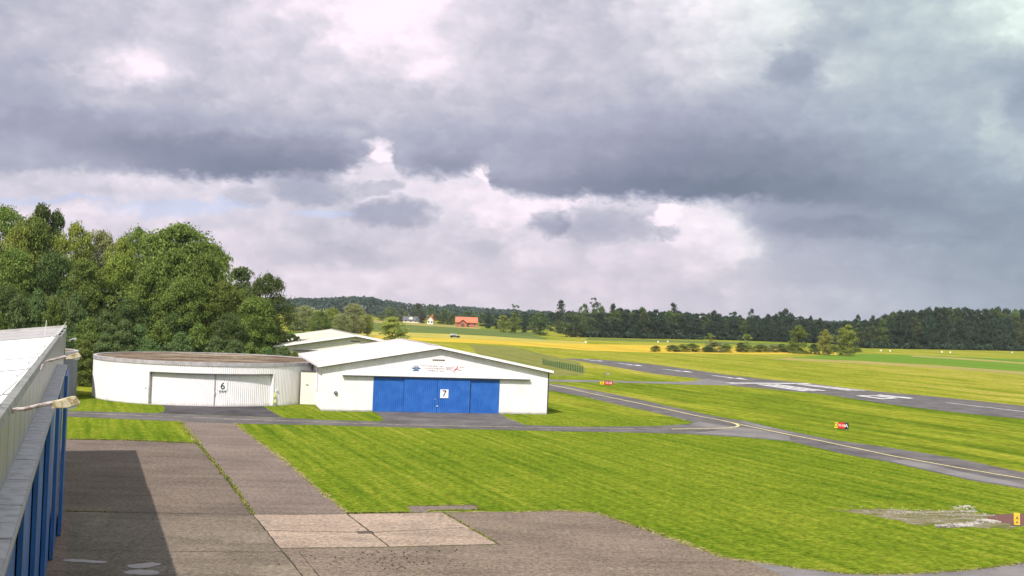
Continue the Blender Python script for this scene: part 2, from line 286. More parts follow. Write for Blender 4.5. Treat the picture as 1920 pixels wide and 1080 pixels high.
M['bluedoor'] = mat('blue_door_gloss', lambda t, P, b: t.mix(t.mr(t.noise(P, 0.7, 5, 0.6), .35, .7), (.012, .085, .30), (.028, .13, .40)), 0.42, 0.45)
M['blueshade'] = mat('pale_blue_panel', (.16, .22, .32), 0.35, 0.5)
M['black'] = mat('black_trim', (.022, .020, .024), 0.6)
M['dark'] = mat('dark_trim', (.06, .055, .06), 0.6)
M['grey'] = mat('grey_metal', lambda t, P, b: t.mix(t.mr(t.noise(P, 1.5, 6, 0.7), .35, .7), (.30, .29, .31), (.21, .20, .21)), 0.5, 0.4, metallic=0.15)
M['greygreen'] = mat('grey_panel', lambda t, P, b: t.mix(t.mr(t.noise(P, 0.5, 5, 0.6), .35, .7), (.29, .275, .30), (.235, .225, .235)), 0.35, 0.5, metallic=0.2)
M['ledge'] = mat('grey_coping', lambda t, P, b: t.mix(t.mr(t.noise(P, 2.6, 6, 0.75), .42, .62), (.36, .345, .38), (.23, .215, .25)), 0.55, 0.4)
M['flash'] = mat('flashing', lambda t, P, b: t.mix(t.mr(t.noise(P, 2.0, 6, 0.7), .38, .66), (.27, .27, .25), (.16, .155, .15)), 0.5, 0.4, metallic=0.2)
M['steel'] = mat('galvanised', (.48, .46, .45), 0.4, 0.5, metallic=0.3)
M['rust'] = mat('rusty_pole', lambda t, P, b: t.mix(t.mr(t.noise(P, 9.0, 5, 0.7), .45, .6), (.40, .36, .36), (.20, .13, .12)), 0.6)
M['lichen'] = mat('lichen_lamp', lambda t, P, b: t.mix(t.mr(t.noise(P, 11.0, 6, 0.75), .44, .58), (.52, .45, .33), (.26, .20, .11)), 0.8)
M['cable'] = mat('white_wire', (.70, .68, .62), 0.5)
def g_moss(t, P, b):
    r = rot(t, P, 0.2, 0.35, 1.3); a = t.noise(r, 0.35, 6, 0.65, 0.8); f = t.noise(P, 4.0, 5, 0.75); ln = t.vm('LENGTH', P)
    v = t.m('ADD', t.m('MULTIPLY', a, .75), t.m('MULTIPLY', f, .35))
    return t.ramp(v, [(.40, (.060, .032, .022)), (.50, (.100, .058, .040)), (.58, (.175, .135, .10)), (.70, (.32, .27, .20))])
M['mossroof'] = mat('moss_roof', g_moss, 0.95, 0.1, (5.0, 0.8, 0.05))
M['rim'] = mat('grey_rim', lambda t, P, b: t.mix(t.mr(t.noise(P, 1.6, 6, 0.7), .38, .66), (.42, .39, .42), (.30, .28, .28)), 0.6)
M['redtile'] = mat('red_tiles', lambda t, P, b: t.mix(t.mr(t.noise(P, 0.5, 5, 0.7), .35, .7), (.62, .16, .08), (.48, .13, .08)), 0.8)
M['brick'] = mat('brick_wall', lambda t, P, b: t.mix(t.mr(t.noise(P, 0.6, 5, 0.7), .35, .7), (.45, .15, .08), (.34, .12, .07)), 0.9)
M['slate'] = mat('slate_roof', (.11, .11, .125), 0.7)
M['render'] = mat('house_render', (.72, .69, .62), 0.8)
M['glass'] = mat('window_glass', (.03, .035, .045), 0.15, 0.6)
M['wood'] = mat('brown_wood', (.12, .075, .045), 0.8)
M['bark'] = mat('bark', lambda t, P, b: t.mix(t.mr(t.noise(P, 3.0, 5, 0.7), .35, .65), (.10, .085, .065), (.055, .045, .035)), 0.95)
M['palebark'] = mat('pale_bark', (.26, .23, .19), 0.95)
M['signyellow'] = mat('sign_yellow', (.80, .62, .03), 0.5); M['signred'] = mat('sign_red', (.62, .03, .03), 0.5)
M['signwhite'] = mat('sign_white', (.82, .82, .84), 0.5); M['marker'] = mat('yellow_marker', (.78, .50, .06), 0.6)
M['logo_blue'] = mat('logo_blue', (.06, .14, .30), 0.6); M['logo_grey'] = mat('logo_grey', (.34, .27, .34), 0.6)
M['logo_red'] = mat('logo_red', (.55, .06, .12), 0.6); M['logo_pink'] = mat('logo_pink', (.72, .38, .44), 0.6)
M['postgreen'] = mat('post_green', (.035, .12, .05), 0.6); M['cardark'] = mat('car_dark', (.03, .035, .045), 0.25, 0.6); M['rubber'] = mat('rubber', (.015, .015, .015), 0.9)
M['carwhite'] = mat('car_white', (.75, .75, .77), 0.3, 0.5)
M['bagyellow'] = mat('yellow_green_bag', (.55, .58, .22), 0.8)
M['soil'] = mat('soil_ground', lambda t, P, b: t.ramp(t.m('ADD', t.m('MULTIPLY', t.noise(rot(t, P, .1, .5, 1.6), 1.1, 6, .7), .8), t.m('MULTIPLY', t.noise(P, 6, 4, .7), .2)), [(.38, (.09, .11, .02)), (.46, (.13, .12, .05)), (.52, (.20, .17, .11)), (.60, (.26, .23, .20)), (.68, (.44, .40, .37))]), 0.95, 0.1, (6.0, 1.0, 0.08))
M['ash'] = mat('ash', lambda t, P, b: t.mix(t.mr(t.noise(rot(t, P, .1, .6, 2.0), 1.6, 6, .75), .40, .56), (.13, .11, .09), (.50, .46, .42)), 0.95, 0.1, (6.0, 1.0, 0.1))
M['maroon'] = mat('maroon_ground', (.13, .055, .050), 0.9)
def leafmat(name, a, b2, c3):
    m = bpy.data.materials.new(name); m.use_nodes = True; t = NT(m.node_tree); o = t.n('ShaderNodeOutputMaterial')
    g = t.n('ShaderNodeNewGeometry'); oi = t.n('ShaderNodeObjectInfo'); tc = t.n('ShaderNodeTexCoord')
    ns = t.noise(tc.outputs['Object'], 7.0, 3, 0.6)
    v = t.m('ADD', t.m('MULTIPLY', g.outputs['Random Per Island'], .55), t.m('MULTIPLY', ns, .45))
    c = t.ramp(v, [(.15, a), (.5, b2), (.92, c3)])
    hs = t.n('ShaderNodeHueSaturation'); t.l(c, hs.inputs['Color']); t.l(t.m('MULTIPLY_ADD', oi.outputs['Random'], .03, .485), hs.inputs['Hue']); t.l(t.m('MULTIPLY_ADD', oi.outputs['Random'], .35, 1.02), hs.inputs['Value'])
    d = t.n('ShaderNodeBsdfPrincipled'); d.inputs['Roughness'].default_value = .6; d.inputs['Specular IOR Level'].default_value = .25; t.l(hs.outputs[0], d.inputs['Base Color'])
    tr = t.n('ShaderNodeBsdfTranslucent'); t.l(hs.outputs[0], tr.inputs[0]); mx = t.n('ShaderNodeMixShader'); mx.inputs[0].default_value = .38
    t.l(d.outputs[0], mx.inputs[1]); t.l(tr.outputs[0], mx.inputs[2]); t.l(mx.outputs[0], o.inputs[0]); return m
LM = {
 'mid': leafmat('leaf_mid', (.068, .102, .020), (.128, .175, .032), (.240, .290, .065)),
 'light': leafmat('leaf_light', (0.105, 0.138, 0.023), (0.195, 0.237, 0.036), (0.375, 0.375, 0.091)),
 'pale': leafmat('leaf_pale', (0.131, 0.156, 0.058), (0.225, 0.247, 0.098), (0.420, 0.416, 0.195)),
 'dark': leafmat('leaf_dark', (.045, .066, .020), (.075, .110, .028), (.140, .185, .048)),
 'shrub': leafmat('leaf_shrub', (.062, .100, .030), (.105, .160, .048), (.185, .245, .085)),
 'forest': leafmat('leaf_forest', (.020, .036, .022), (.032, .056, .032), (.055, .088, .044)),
 'forest_green': leafmat('leaf_forest_green', (.050, .085, .024), (.085, .130, .034), (.140, .190, .050)), #(0.045, 0.081, 0.023), (0.075, 0.119, 0.031), (0.128, 0.175, 0.046)),
 'forest_brown': leafmat('leaf_forest_brown', (.042, .056, .022), (.070, .090, .032), (.115, .135, .052)),
 'far': leafmat('leaf_far', (0.024, 0.041, 0.034), (0.036, 0.060, 0.046), (0.054, 0.084, 0.058)),
 'yellow': leafmat('leaf_yellow', (0.149, 0.179, 0.033), (0.265, 0.284, 0.055), (0.437, 0.420, 0.110)),
 'purple': leafmat('leaf_purple', (0.033, 0.024, 0.031), (0.055, 0.039, 0.044), (0.088, 0.066, 0.061)),
}

# ------------------------------------------------------------------ mesh helpers
def tag(o, label=None, cat=None, group=None, kind=None):
    if label: o['label'] = label
    if cat: o['category'] = cat
    if group: o['group'] = group
    if kind: o['kind'] = kind
    return o
def empty(name, loc=(0, 0, 0), **k):
    o = bpy.data.objects.new(name, None); o.empty_display_size = 0.5; C.objects.link(o); o.location = loc; return tag(o, **k)
class MB:
    def __init__(s): s.v = []; s.f = []; s.mi = []; s.m = 0
    def quad(s, *p):
        i = len(s.v); s.v += [tuple(x) for x in p]; s.f.append(tuple(range(i, i + len(p)))); s.mi.append(s.m); return s
    def box(s, o, ex, ey, ez):
        o = Vector(o); ex = Vector(ex); ey = Vector(ey); ez = Vector(ez); i = len(s.v)
        s.v += [tuple(o + ex * a + ey * b + ez * c) for c in (0, 1) for b in (0, 1) for a in (0, 1)]
        for f in ((0, 2, 3, 1), (4, 5, 7, 6), (0, 1, 5, 4), (2, 6, 7, 3), (0, 4, 6, 2), (1, 3, 7, 5)): s.f.append(tuple(i + k for k in f)); s.mi.append(s.m)
        return s
    def cbox(s, c, dx, dy, dz, ax=Vector((1, 0, 0)), ay=Vector((0, 1, 0))):
        c = Vector(c); az_ = Vector((0, 0, 1)); return s.box(c - ax * dx / 2 - ay * dy / 2, ax * dx, ay * dy, az_ * dz)
    def tube(s, pts, r, seg=8, r2=None):
        pts = [Vector(p) for p in pts]; i0 = len(s.v); n = len(pts)
        for k, p in enumerate(pts):
            d = (pts[min(k + 1, n - 1)] - pts[max(k - 1, 0)]).normalized(); a = d.orthogonal().normalized() if abs(d.z) < 0.9 else Vector((1, 0, 0)); a = (a - d * a.dot(d)).normalized(); b = d.cross(a)
            rr = r if r2 is None else r + (r2 - r) * k / (n - 1)
            for j in range(seg):
                t = 2 * math.pi * j / seg; s.v.append(tuple(p + a * math.cos(t) * rr + b * math.sin(t) * rr))
        for k in range(n - 1):
            for j in range(seg):
                a0 = i0 + k * seg + j; a1 = i0 + k * seg + (j + 1) % seg; s.f.append((a0, a1, a1 + seg, a0 + seg)); s.mi.append(s.m)
        s.f.append(tuple(i0 + j for j in range(seg))[::-1]); s.f.append(tuple(i0 + (n - 1) * seg + j for j in range(seg))); s.mi += [s.m, s.m]
        return s
    def prism(s, pts, ext):
        pts = [Vector(p) for p in pts]; ext = Vector(ext); i = len(s.v); n = len(pts)
        s.v += [tuple(p) for p in pts] + [tuple(p + ext) for p in pts]
        s.f.append(tuple(range(i, i + n))); s.f.append(tuple(range(i + n, i + 2 * n))[::-1]); s.mi += [s.m, s.m]
        for k in range(n): s.f.append((i + k, i + (k + 1) % n, i + n + (k + 1) % n, i + n + k)); s.mi.append(s.m)
        return s
    def build(s, name, m, parent=None, origin=None, smooth=False):
        me = bpy.data.meshes.new(name); off = Vector(origin) if origin is not None else Vector((0, 0, 0))
        if parent is not None and origin is None: off = wl(parent)
        me.from_pydata([(a - off.x, b - off.y, c - off.z) for a, b, c in s.v], [], s.f)
        for x in (m if isinstance(m, list) else [m]): me.materials.append(x)
        if isinstance(m, list): me.polygons.foreach_set('material_index', s.mi)
        bm = bmesh.new(); bm.from_mesh(me); bmesh.ops.recalc_face_normals(bm, faces=bm.faces); bm.to_mesh(me); bm.free()
        if smooth: me.polygons.foreach_set('use_smooth', [True] * len(me.polygons))
        o = bpy.data.objects.new(name, me); C.objects.link(o)
        if parent is not None: o.parent = parent
        else: o.location = off
        return o
def wl(o):
    p = Vector((0, 0, 0))
    while o is not None: p += o.location; o = o.parent
    return p
def poly(name, pts, m, z, jag=0.0, step=1.0, seed=1, label=None, parent=None, kind='structure'):
    """flat ground sheet; pts are Vectors on the ground; jag roughens its edge"""
    rnd = random.Random(seed); out = []
    n = len(pts)
    for i in range(n):
        a, b = Vector(pts[i][:2]), Vector(pts[(i + 1) % n][:2]); out.append(a)
        if jag > 0:
            k = min(400, int((b - a).length / step)); d = (b - a); nn = Vector((-d.y, d.x)).normalized() if d.length > 0 else d
            for j in range(1, k): out.append(a + d * (j / k) + nn * rnd.uniform(-jag, jag))
    c = sum((Vector((p.x, p.y, 0)) for p in out), Vector()) / len(out)
    bm = bmesh.new(); vs = [bm.verts.new((p.x, p.y, z)) for p in out]
    es = [bm.edges.new((vs[i], vs[(i + 1) % len(vs)])) for i in range(len(vs))]
    bmesh.ops.triangle_fill(bm, edges=es, use_beauty=True)
    bmesh.ops.recalc_face_normals(bm, faces=bm.faces)
    if bm.faces and sum(f.normal.z for f in bm.faces) < 0: bmesh.ops.reverse_faces(bm, faces=bm.faces)
    me = bpy.data.meshes.new(name); bm.to_mesh(me); bm.free(); me.materials.append(m)
    o = bpy.data.objects.new(name, me); C.objects.link(o)
    if kind: o['kind'] = kind
    if label: o['label'] = label
    return o
def GP(L): return [G(x, y) for x, y in L]
def strip(name, px, w, m, z, closed=False, dash=None, kind='structure', jag=0.0, seed=3):
    P = [G(x, y) for x, y in px]; rnd = random.Random(seed)
    if jag:
        Q = []
        for a, b in zip(P[:-1], P[1:]):
            k = max(1, int((b - a).length / 0.5))
            for j in range(k): Q.append(a + (b - a) * (j / k))
        P = Q + [P[-1]]
    mb = MB(); L = []; R_ = []
    for i, p in enumerate(P):
        d = (P[min(i + 1, len(P) - 1)] - P[max(i - 1, 0)]).normalized(); n = Vector((-d.y, d.x, 0))
        wl_ = w / 2 + rnd.uniform(-jag, jag); wr = w / 2 + rnd.uniform(-jag, jag)
        L.append(p + n * max(wl_, 0.01)); R_.append(p - n * max(wr, 0.01))
    for i in range(len(P) - 1): mb.quad((L[i].x, L[i].y, z), (R_[i].x, R_[i].y, z), (R_[i + 1].x, R_[i + 1].y, z), (L[i + 1].x, L[i + 1].y, z))
    o = mb.build(name, m); o['kind'] = kind; return o

# ------------------------------------------------------------------ ground
mb = MB(); mb.quad(*[(5000 * math.cos(2 * math.pi * k / 48), 5000 * math.sin(2 * math.pi * k / 48), 0) for k in range(48)]); mb.build('meadow', M['field'])['kind'] = 'structure'
Z1, Z2, Z3, Z4, Z5 = .004, .008, .012, .016, .020
poly('lawn', GP([(-80, 745), (142, 738), (300, 742), (600, 752), (1040, 772), (1420, 788), (1750, 850), (1990, 905), (1990, 1080), (1900, 1200), (-100, 1300), (-100, 960)]), M['lawn'], Z1)
# crops and strips beyond the runway
fields = [('crop_field', [(698, 599.5), (770, 604.5), (900, 612), (900, 617), (690, 604.5)], 'straw'),
 ('crop_field', [(690, 604.5), (900, 617), (1010, 624), (1000, 629), (850, 621), (688, 611)], 'greencrop'),
 ('crop_field', [(688, 611), (850, 621), (1000, 629), (1030, 634), (1025, 637.5), (900, 629), (751, 622.5), (640, 622), (640, 613)], 'greencrop'),
 ('crop_field', [(640, 622), (751, 622.5), (900, 629), (1025, 637.5), (1100, 641), (1100, 645), (1000, 642), (900, 636.5), (757, 633), (640, 630)], 'pale'),
 ('crop_field', [(700, 630.5), (757, 633), (900, 636.5), (1000, 642), (1100, 645), (1254, 648), (1400, 653), (1570, 661), (1570, 665), (1400, 664), (1300, 662.5), (1212, 661), (1100, 657), (1000, 649.5), (900, 644), (767, 638), (700, 635)], 'gold'),
 ('crop_field', [(1540, 667), (1620, 663.5), (1707, 665.5), (1930, 674), (1980, 677), (1980, 701), (1920, 697), (1750, 684), (1620, 677), (1480, 671)], 'brightgreen'),
 ('grass_strip', [(1480, 671.5), (1620, 677.5), (1750, 684.5), (1980, 701.5), (1980, 708), (1750, 689.5), (1600, 681), (1440, 673.5)], 'straw'),
 ('grass_strip', [(1707, 666), (1800, 671), (1980, 684), (1980, 687), (1800, 674), (1707, 668.5)], 'straw'),
 ('crop_field', [(1100, 633.5), (1330, 640), (1560, 648), (1560, 651.5), (1330, 644), (1100, 637.5)], 'greencrop'),
 ('crop_field', [(520, 622), (640, 622), (640, 640), (520, 640)], 'brightgreen')]
for i, (n, p, m) in enumerate(fields): poly(n, GP(p), M[m], Z1 + .002 + .0007 * i, 0.8, 8.0, seed=i)
poly('rough_grass', GP([(880, 646), (960, 650), (1085, 679), (1100, 694), (1096, 703), (1040, 706), (900, 672)]), M['rough_grass'], Z3, .5, 2)
# runway
RUN = [(1020, 671.2), (1046, 672.2), (1108, 673), (1150, 676.5), (1212, 681.7), (1296, 693), (1364.6, 703), (1443, 712), (1519, 719), (1644, 734), (1779, 746), (1920, 761), (2200, 790), (2200, 828), (1920, 785.6), (1806, 775), (1671, 758.5), (1535, 738), (1400, 726), (1365, 722.5), (1330, 715), (1307, 709.5), (1234, 701.7), (1156, 688.6), (1078, 675.6)]
poly('runway', GP(RUN), M['asphalt'], Z2, .12, 1.5)
poly('taxiway_link', GP([(980, 711), (1029, 711.6), (1104, 713), (1234, 716), (1290, 715.5), (1325, 710.5), (1350, 713), (1400, 721), (1365, 722.5), (1286, 721), (1156, 717.3), (1060, 716.3), (980, 715.5)]), M['asphalt_pale'], Z3, .06, 1)
M1U = [(-60, 768), (124, 770.5), (297, 775), (420, 779), (527, 783), (600, 787.4), (717, 790.7), (850, 793), (981, 797), (1099, 800.6), (1234, 799), (1286, 795.4), (1302, 792), (1273, 785), (1221, 772), (1156, 759), (1099, 744.6), (1029, 731.6), (960, 722)]
M1L = [(960, 713.5), (1029, 718.6), (1060, 722.5), (1117, 733), (1161, 741), (1208, 751), (1260, 763), (1312.5, 774.6), (1365, 785), (1400, 789.7), (1454, 803), (1562, 825), (1644, 836), (1779, 857), (1920, 886), (2150, 935), (2150, 968), (1920, 916.7), (1815, 900), (1671, 867), (1590, 853), (1481, 827.6), (1391, 820), (1286, 813.6), (1182, 811), (1060, 809), (830, 803.5), (600, 797), (435, 794.5), (330, 790), (160, 782.5), (-60, 776)]
poly('taxiway', GP(M1U + M1L), M['asphalt'], Z3, .06, .8)
poly('asphalt_patch', GP([(1668, 864.5), (1700, 862.3), (1800, 884), (1920, 908), (2100, 948), (2100, 955), (1920, 914.5), (1815, 898)]), M['asphalt_pale'], Z4, .04, 1)
poly('asphalt_patch', GP([(1290, 797.5), (1312, 790), (1330, 794), (1370, 799), (1420, 806), (1480, 818), (1482, 826), (1391, 818.5), (1300, 812), (1360, 806)]), M['asphalt_pale'], Z4, .05, 1)
poly('asphalt_patch', GP([(1385, 789.5), (1401, 791), (1452, 803.5), (1520, 818), (1470, 811), (1405, 797)]), M['asphalt_pale'], Z4 + .001, .05, 1)
poly('asphalt_patch', GP([(1035, 722), (1060, 724), (1100, 733), (1160, 743), (1120, 738), (1080, 731), (1030, 723)]), M['asphalt_pale'], Z4, .05, 1)
poly('hangar_forecourt', GP([(296, 757), (306, 760.5), (311, 767), (308, 771.5), (297, 774.6), (420, 778.6), (530, 782.6), (512, 773), (500, 766), (488, 758), (400, 740)]), M['asphalt_dark'], Z4 + .002, .05, .5)
poly('hangar_forecourt', GP([(700, 765), (706, 775), (716, 782), (719, 786), (715, 790.3), (850, 793), (985, 797), (950, 784), (934, 772)]), M['asphalt'], Z4 + .002, .05, .5)
# painted lines
YL = [(-60, 769), (60, 771.2), (160, 775.3), (366, 783.4), (595, 791.3), (740, 796.5), (1000, 801.5), (1130, 803.2), (1260, 804.6), (1340, 803.4), (1368, 802.2), (1380, 800.8), (1385, 798.4), (1381, 795.6), (1373, 792.8), (1351.6, 788)]
strip('taxiway_line', YL[:9], .22, M['fadedline'], .0225)
strip('taxiway_line', YL[8:], .26, M['yellowline'], .0235)
strip('taxiway_line', [(960, 709.5), (1029, 721), (1122, 740.7), (1234, 764), (1312, 781), (1351.6, 788), (1385, 795.4), (1400, 798.6), (1468, 812.7), (1535, 826), (1671, 854.7), (1806, 879), (1920, 898), (2100, 935)], .24, M['yellowline'], .0245)
strip('taxiway_line', [(1260, 805.4), (1380, 804.5), (1410, 805.5), (1450, 810), (1500, 819)], .18, M['fadedline'], .0215)
# runway markings
def rp(x, y): return G(x, y)
e1 = (G(1212, 681.7) + G(1156, 688.6)) / 2
RD = (G(1850, 764.5) - G(1190, 685)).normalized(); RN = Vector((-RD.y, RD.x, 0))
def rbox(name, p, L, w, m=M['whiteline'], z=.0135):
    """stripe along the runway starting at ground point p"""
    mb = MB(); a = p; b = p + RD * L; n = RN * (w / 2)
    mb.quad(*[(q.x, q.y, z) for q in (a - n, b - n, b + n, a + n)]); o = mb.build(name, m); o['kind'] = 'structure'; return o
tb0, tb1 = G(1364, 718.2), G(1518, 719.2)
mb = MB(); n_ = RD * .9
mb.quad(*[(q.x, q.y, .0135) for q in (tb0 - n_, tb0 + n_, tb1 + n_, tb1 - n_)]); mb.build('runway_threshold_bar', M['whiteline'])['kind'] = 'structure'
for (c0, c1) in (((1425, 721.3), (1545, 733.0)), ((1500, 721.0), (1616, 732.0))): pass
def quadstripes(name, a0, a1, b0, b1, n, duty):
    """n painted bars between the long edges a0-a1 and b0-b1 (pixels)"""
    a0, a1, b0, b1 = (G(*q) for q in (a0, a1, b0, b1))
    for k in range(n):
        u0 = k / n; u1 = (k + duty) / n; mb = MB()
        mb.quad(*[(q.x, q.y, .0135) for q in (a0.lerp(b0, u0), a1.lerp(b1, u0), a1.lerp(b1, u1), a0.lerp(b0, u1))])
        o = mb.build(name, M['whiteline']); o['kind'] = 'structure'
quadstripes('runway_piano_key', (1419, 720.8), (1505, 733.2), (1462, 720.6), (1557, 732.6), 3, .60)
quadstripes('runway_piano_key', (1492, 720.8), (1590, 732.0), (1517, 720.6), (1632, 732.8), 3, .62)
# runway number 10 painted along the runway
def paintquad(ps):
    mb = MB(); mb.quad(*[(q.x, q.y, .0135) for q in (G(*p) for p in ps)]); return mb
zero = MB(); A0, A1, A2, A3 = G(1604, 741.8), G(1640, 741.2), G(1685, 746.6), G(1655, 748.4)
def bil(u, v): q = A0.lerp(A3, u).lerp(A1.lerp(A2, u), v); return (q.x, q.y, .0135)
for (u0, u1, v0, v1) in ((0, 1, 0, .25), (0, 1, .75, 1), (0, .14, .25, .75), (.86, 1, .25, .75)): zero.quad(bil(u0, v0), bil(u1, v0), bil(u1, v1), bil(u0, v1))
zero.build('runway_number', M['whiteline'])['kind'] = 'structure'
paintquad([(1643, 740.6), (1650, 740.0), (1714, 746.6), (1704, 747.6)]).build('runway_number', M['whiteline'])['kind'] = 'structure'
strip('runway_centre_line', [(1774.6, 755.2), (1850, 763.6), (1920, 771.8), (2100, 793)], .40, M['whiteline'], .0135)
for k, (a, b) in enumerate((((1094, 673.8), (1131, 677.6)), ((1159, 681), (1205, 686.6)), ((1243, 692), (1299, 698.4)), ((1336, 704), (1402, 712)))):
    pa, pb = G(*a), G(*b); d = (pb - pa); L = d.length; d.normalize(); n = Vector((-d.y, d.x, 0)); mb = MB(); z = .0135
    for ps in ((pa - n * .35, pa + n * .35, pb - d * L * .3 + n * .35, pb - d * L * .3 - n * .35), (pb - d * L * .42 - n * 1.5, pb - d * L * .42 + n * 1.5, pb + n * .1, pb - n * .1)):
        mb.quad(*[(q.x, q.y, z + (.001 if ps[0] is not pa - n else 0)) for q in ps])
    mb.build('displaced_threshold_arrow', M['whiteline'])['kind'] = 'structure'
# aprons
M['brownslab'] = mat('brown_concrete', g_conc((0.078, 0.061, 0.046), (0.172, 0.134, 0.105), (0.208, 0.172, 0.126)), 0.85, 0.25, (10.0, 0.5, 0.015))
M['brownearth'] = mat('brown_footing', g_conc((.13, .085, .068), (.20, .135, .11), (.12, .10, .05)), 0.9, 0.2)
LPg = lambda D, l: AX * D + NX * l
poly('concrete_apron', GP([(-60, 823), (122, 824), (240, 826), (358, 831), (372, 833), (400, 866), (440, 915), (474, 966), (525, 1029), (566, 1080), (640, 1180), (-100, 1250)]), M['concrete'], Z2 + .001, .04, .5)
poly('concrete_slab', GP([(60, 959.5), (122, 959.6), (222, 961.6), (278, 963.1), (444, 965.3), (473.5, 966.5), (524, 1029), (565, 1080), (640, 1180), (-100, 1250), (0, 959.5)][:1] + [(122, 959.6), (222, 961.6), (278, 963.1), (444, 965.3), (473.5, 966.5), (524, 1029), (565, 1080), (600, 1125), (60, 1180)]), M['brownslab'], Z2 + .0022, 0, 1)
poly('wall_footing', [LPg(D_, l_) for D_, l_ in ((36, -1.9), (36, -.35), (57, -.35), (57, -1.9))], M['brownearth'], Z2 + .0034, .03, .4)
poly('concrete_lane', GP([(337, 790), (345, 793), (372, 833), (400, 866), (440, 915), (474, 964.5), (560, 965), (651, 963.5), (625, 940), (545, 873), (480, 824), (440, 794)]), M['concrete_strip'], Z2 + .002, .05, .4)
poly('concrete_slabs', GP([(474, 965), (560, 965.3), (651, 964), (740, 962.8), (831, 961), (885, 992), (935, 1021), (735, 1026), (525, 1028.5), (498, 996)]), M['concrete_pale'], Z2 + .0025, .01, .5)
poly('concrete_slab', GP([(764, 949.6), (893, 947.5), (899, 956), (804, 958.5), (800, 961), (772, 961)]), M['concrete_strip'], Z2 + .003, .06, .4)
poly('gravel_apron', GP([(831, 961), (900, 960.7), (960, 960.5), (1044, 958.5), (1117.5, 962), (1199, 990), (1297.5, 1024), (1354, 1046), (1382, 1048), (1420, 1060), (1475, 1082), (1600, 1140), (1500, 1300), (640, 1300), (566, 1080), (525, 1028.5), (735, 1026), (935, 1021), (885, 992)]), M['gravel'], Z2 + .0015, .08, .5)
poly('taxiway_curve', GP([(1382, 1047.5), (1424, 1056), (1500, 1067), (1600, 1077.5), (1675, 1078), (1750, 1075), (1850, 1066), (1920, 1056), (2000, 1043), (2000, 1200), (1600, 1230), (1475, 1082), (1420, 1060)]), M['asphalt_pale'], Z2 + .0035, .03, .5)
# dry, worn edges between grass and paving
for k, (L, w) in enumerate((([(440, 794), (480, 824), (545, 873), (625, 940), (651, 963)], .25), ([(960, 960.5), (1044, 957.5), (1117.5, 961), (1199, 989), (1297.5, 1023), (1354, 1045), (1420, 1054), (1500, 1066.5)], .38), ([(122, 824), (240, 826), (358, 831)], .22), ([(337, 790), (372, 831)], .3), ([(651, 962.8), (764, 961.5), (831, 960), (960, 960)], .12), ([(497, 766), (512, 775), (527, 783)], .25), ([(940, 778), (955, 786), (983, 797)], .25), ([(1500, 1067), (1600, 1077), (1675, 1077.5), (1750, 1074.5), (1850, 1065.5), (1920, 1055.5)], .18), ([(1099, 744), (1156, 758.6), (1221, 772), (1302, 792)], .15))):
    strip('dry_grass_edge', L, w, M['dryedge'], Z4 - .001 + .0003 * k, jag=.16, seed=k)
strip('grass_joint', [(366, 829), (372, 833), (400, 866), (440, 915), (474, 964)], .15, M['moss'], Z4, jag=.10, seed=5)
for k, L in enumerate(([(122, 959), (222, 961), (278, 962.5), (444, 964.7), (474, 965)], [(122, 1031), (278, 1034), (480, 1035.5), (528, 1035)], [(474, 965), (651, 964), (831, 961)], [(525, 1028.5), (735, 1026), (935, 1021)], [(651, 964), (729, 1025)], [(831, 961), (935, 1021)], [(474, 965), (525, 1028.5), (566, 1079), (600, 1125)], [(505, 995.5), (690, 999), (870, 990)], [(560, 1035), (600, 1082)])):
    strip('slab_joint', L, (.06, .025, .05, .07, .06, .09, .05, .03, .03)[k], M['moss' if k in (5, 3, 0) else 'joint'], Z4 + .001 + .0003 * k, jag=.02, seed=20 + k)
mb = MB(); _c = G(685, 998.5); _u1 = (G(700, 998.2) - G(671, 998.8)).normalized(); _v1 = Vector((-_u1.y, _u1.x, 0))
drain = empty('drain_cover', (_c.x, _c.y, 0), label='small dark rectangular drain grate set in the middle of the pale concrete slabs', cat='drain cover')
mb.cbox((_c.x, _c.y, 0), .72, .62, .016, _u1, _v1).build('frame', M['dark'], drain)
mb = MB()
for k in range(6): mb.cbox(Vector((_c.x, _c.y, .016)) + _u1 * (-.27 + .108 * k), .05, .5, .006, _u1, _v1)
mb.build('grate', M['wood'], drain)
rnd = random.Random(4)
def blobpts(c, rx, ry, n=26, j=.18, seed=0):
    r_ = random.Random(seed); return [Vector((c.x + rx * math.cos(2 * math.pi * k / n) * (1 + r_.uniform(-j, j)), c.y + ry * math.sin(2 * math.pi * k / n) * (1 + r_.uniform(-j, j)), 0)) for k in range(n)]
for k, (x, y, rx, ry) in enumerate(((146, 1052, .55, .22), (176, 1054, .5, .2), (262, 1062, .48, .34), (268, 1074, .62, .42), (285, 1059, .35, .3))):
    poly('water_stain', blobpts(G(x, y), rx * 1.12, ry * 1.2, seed=k), M['stainrim'], Z4 + .003 + .0001 * k); poly('water_stain', blobpts(G(x, y), rx, ry, seed=k), M['stain'], Z4 + .004 + .0004 * k)
poly('soil_patch', blobpts(G(1790, 973), 3.9, 2.7, 40, .2, 3), M['soil'], Z3 + .001, kind='structure')
poly('soil_patch', blobpts(G(1690, 962), 3.2, 1.1, 30, .25, 5), M['soil'], Z3 + .0015)
poly('maroon_ground', GP([(1845, 972), (1870, 965), (1930, 963), (1990, 966), (1990, 985), (1920, 985), (1880, 981)]), M['maroon'], Z3 + .002, .1, .3)
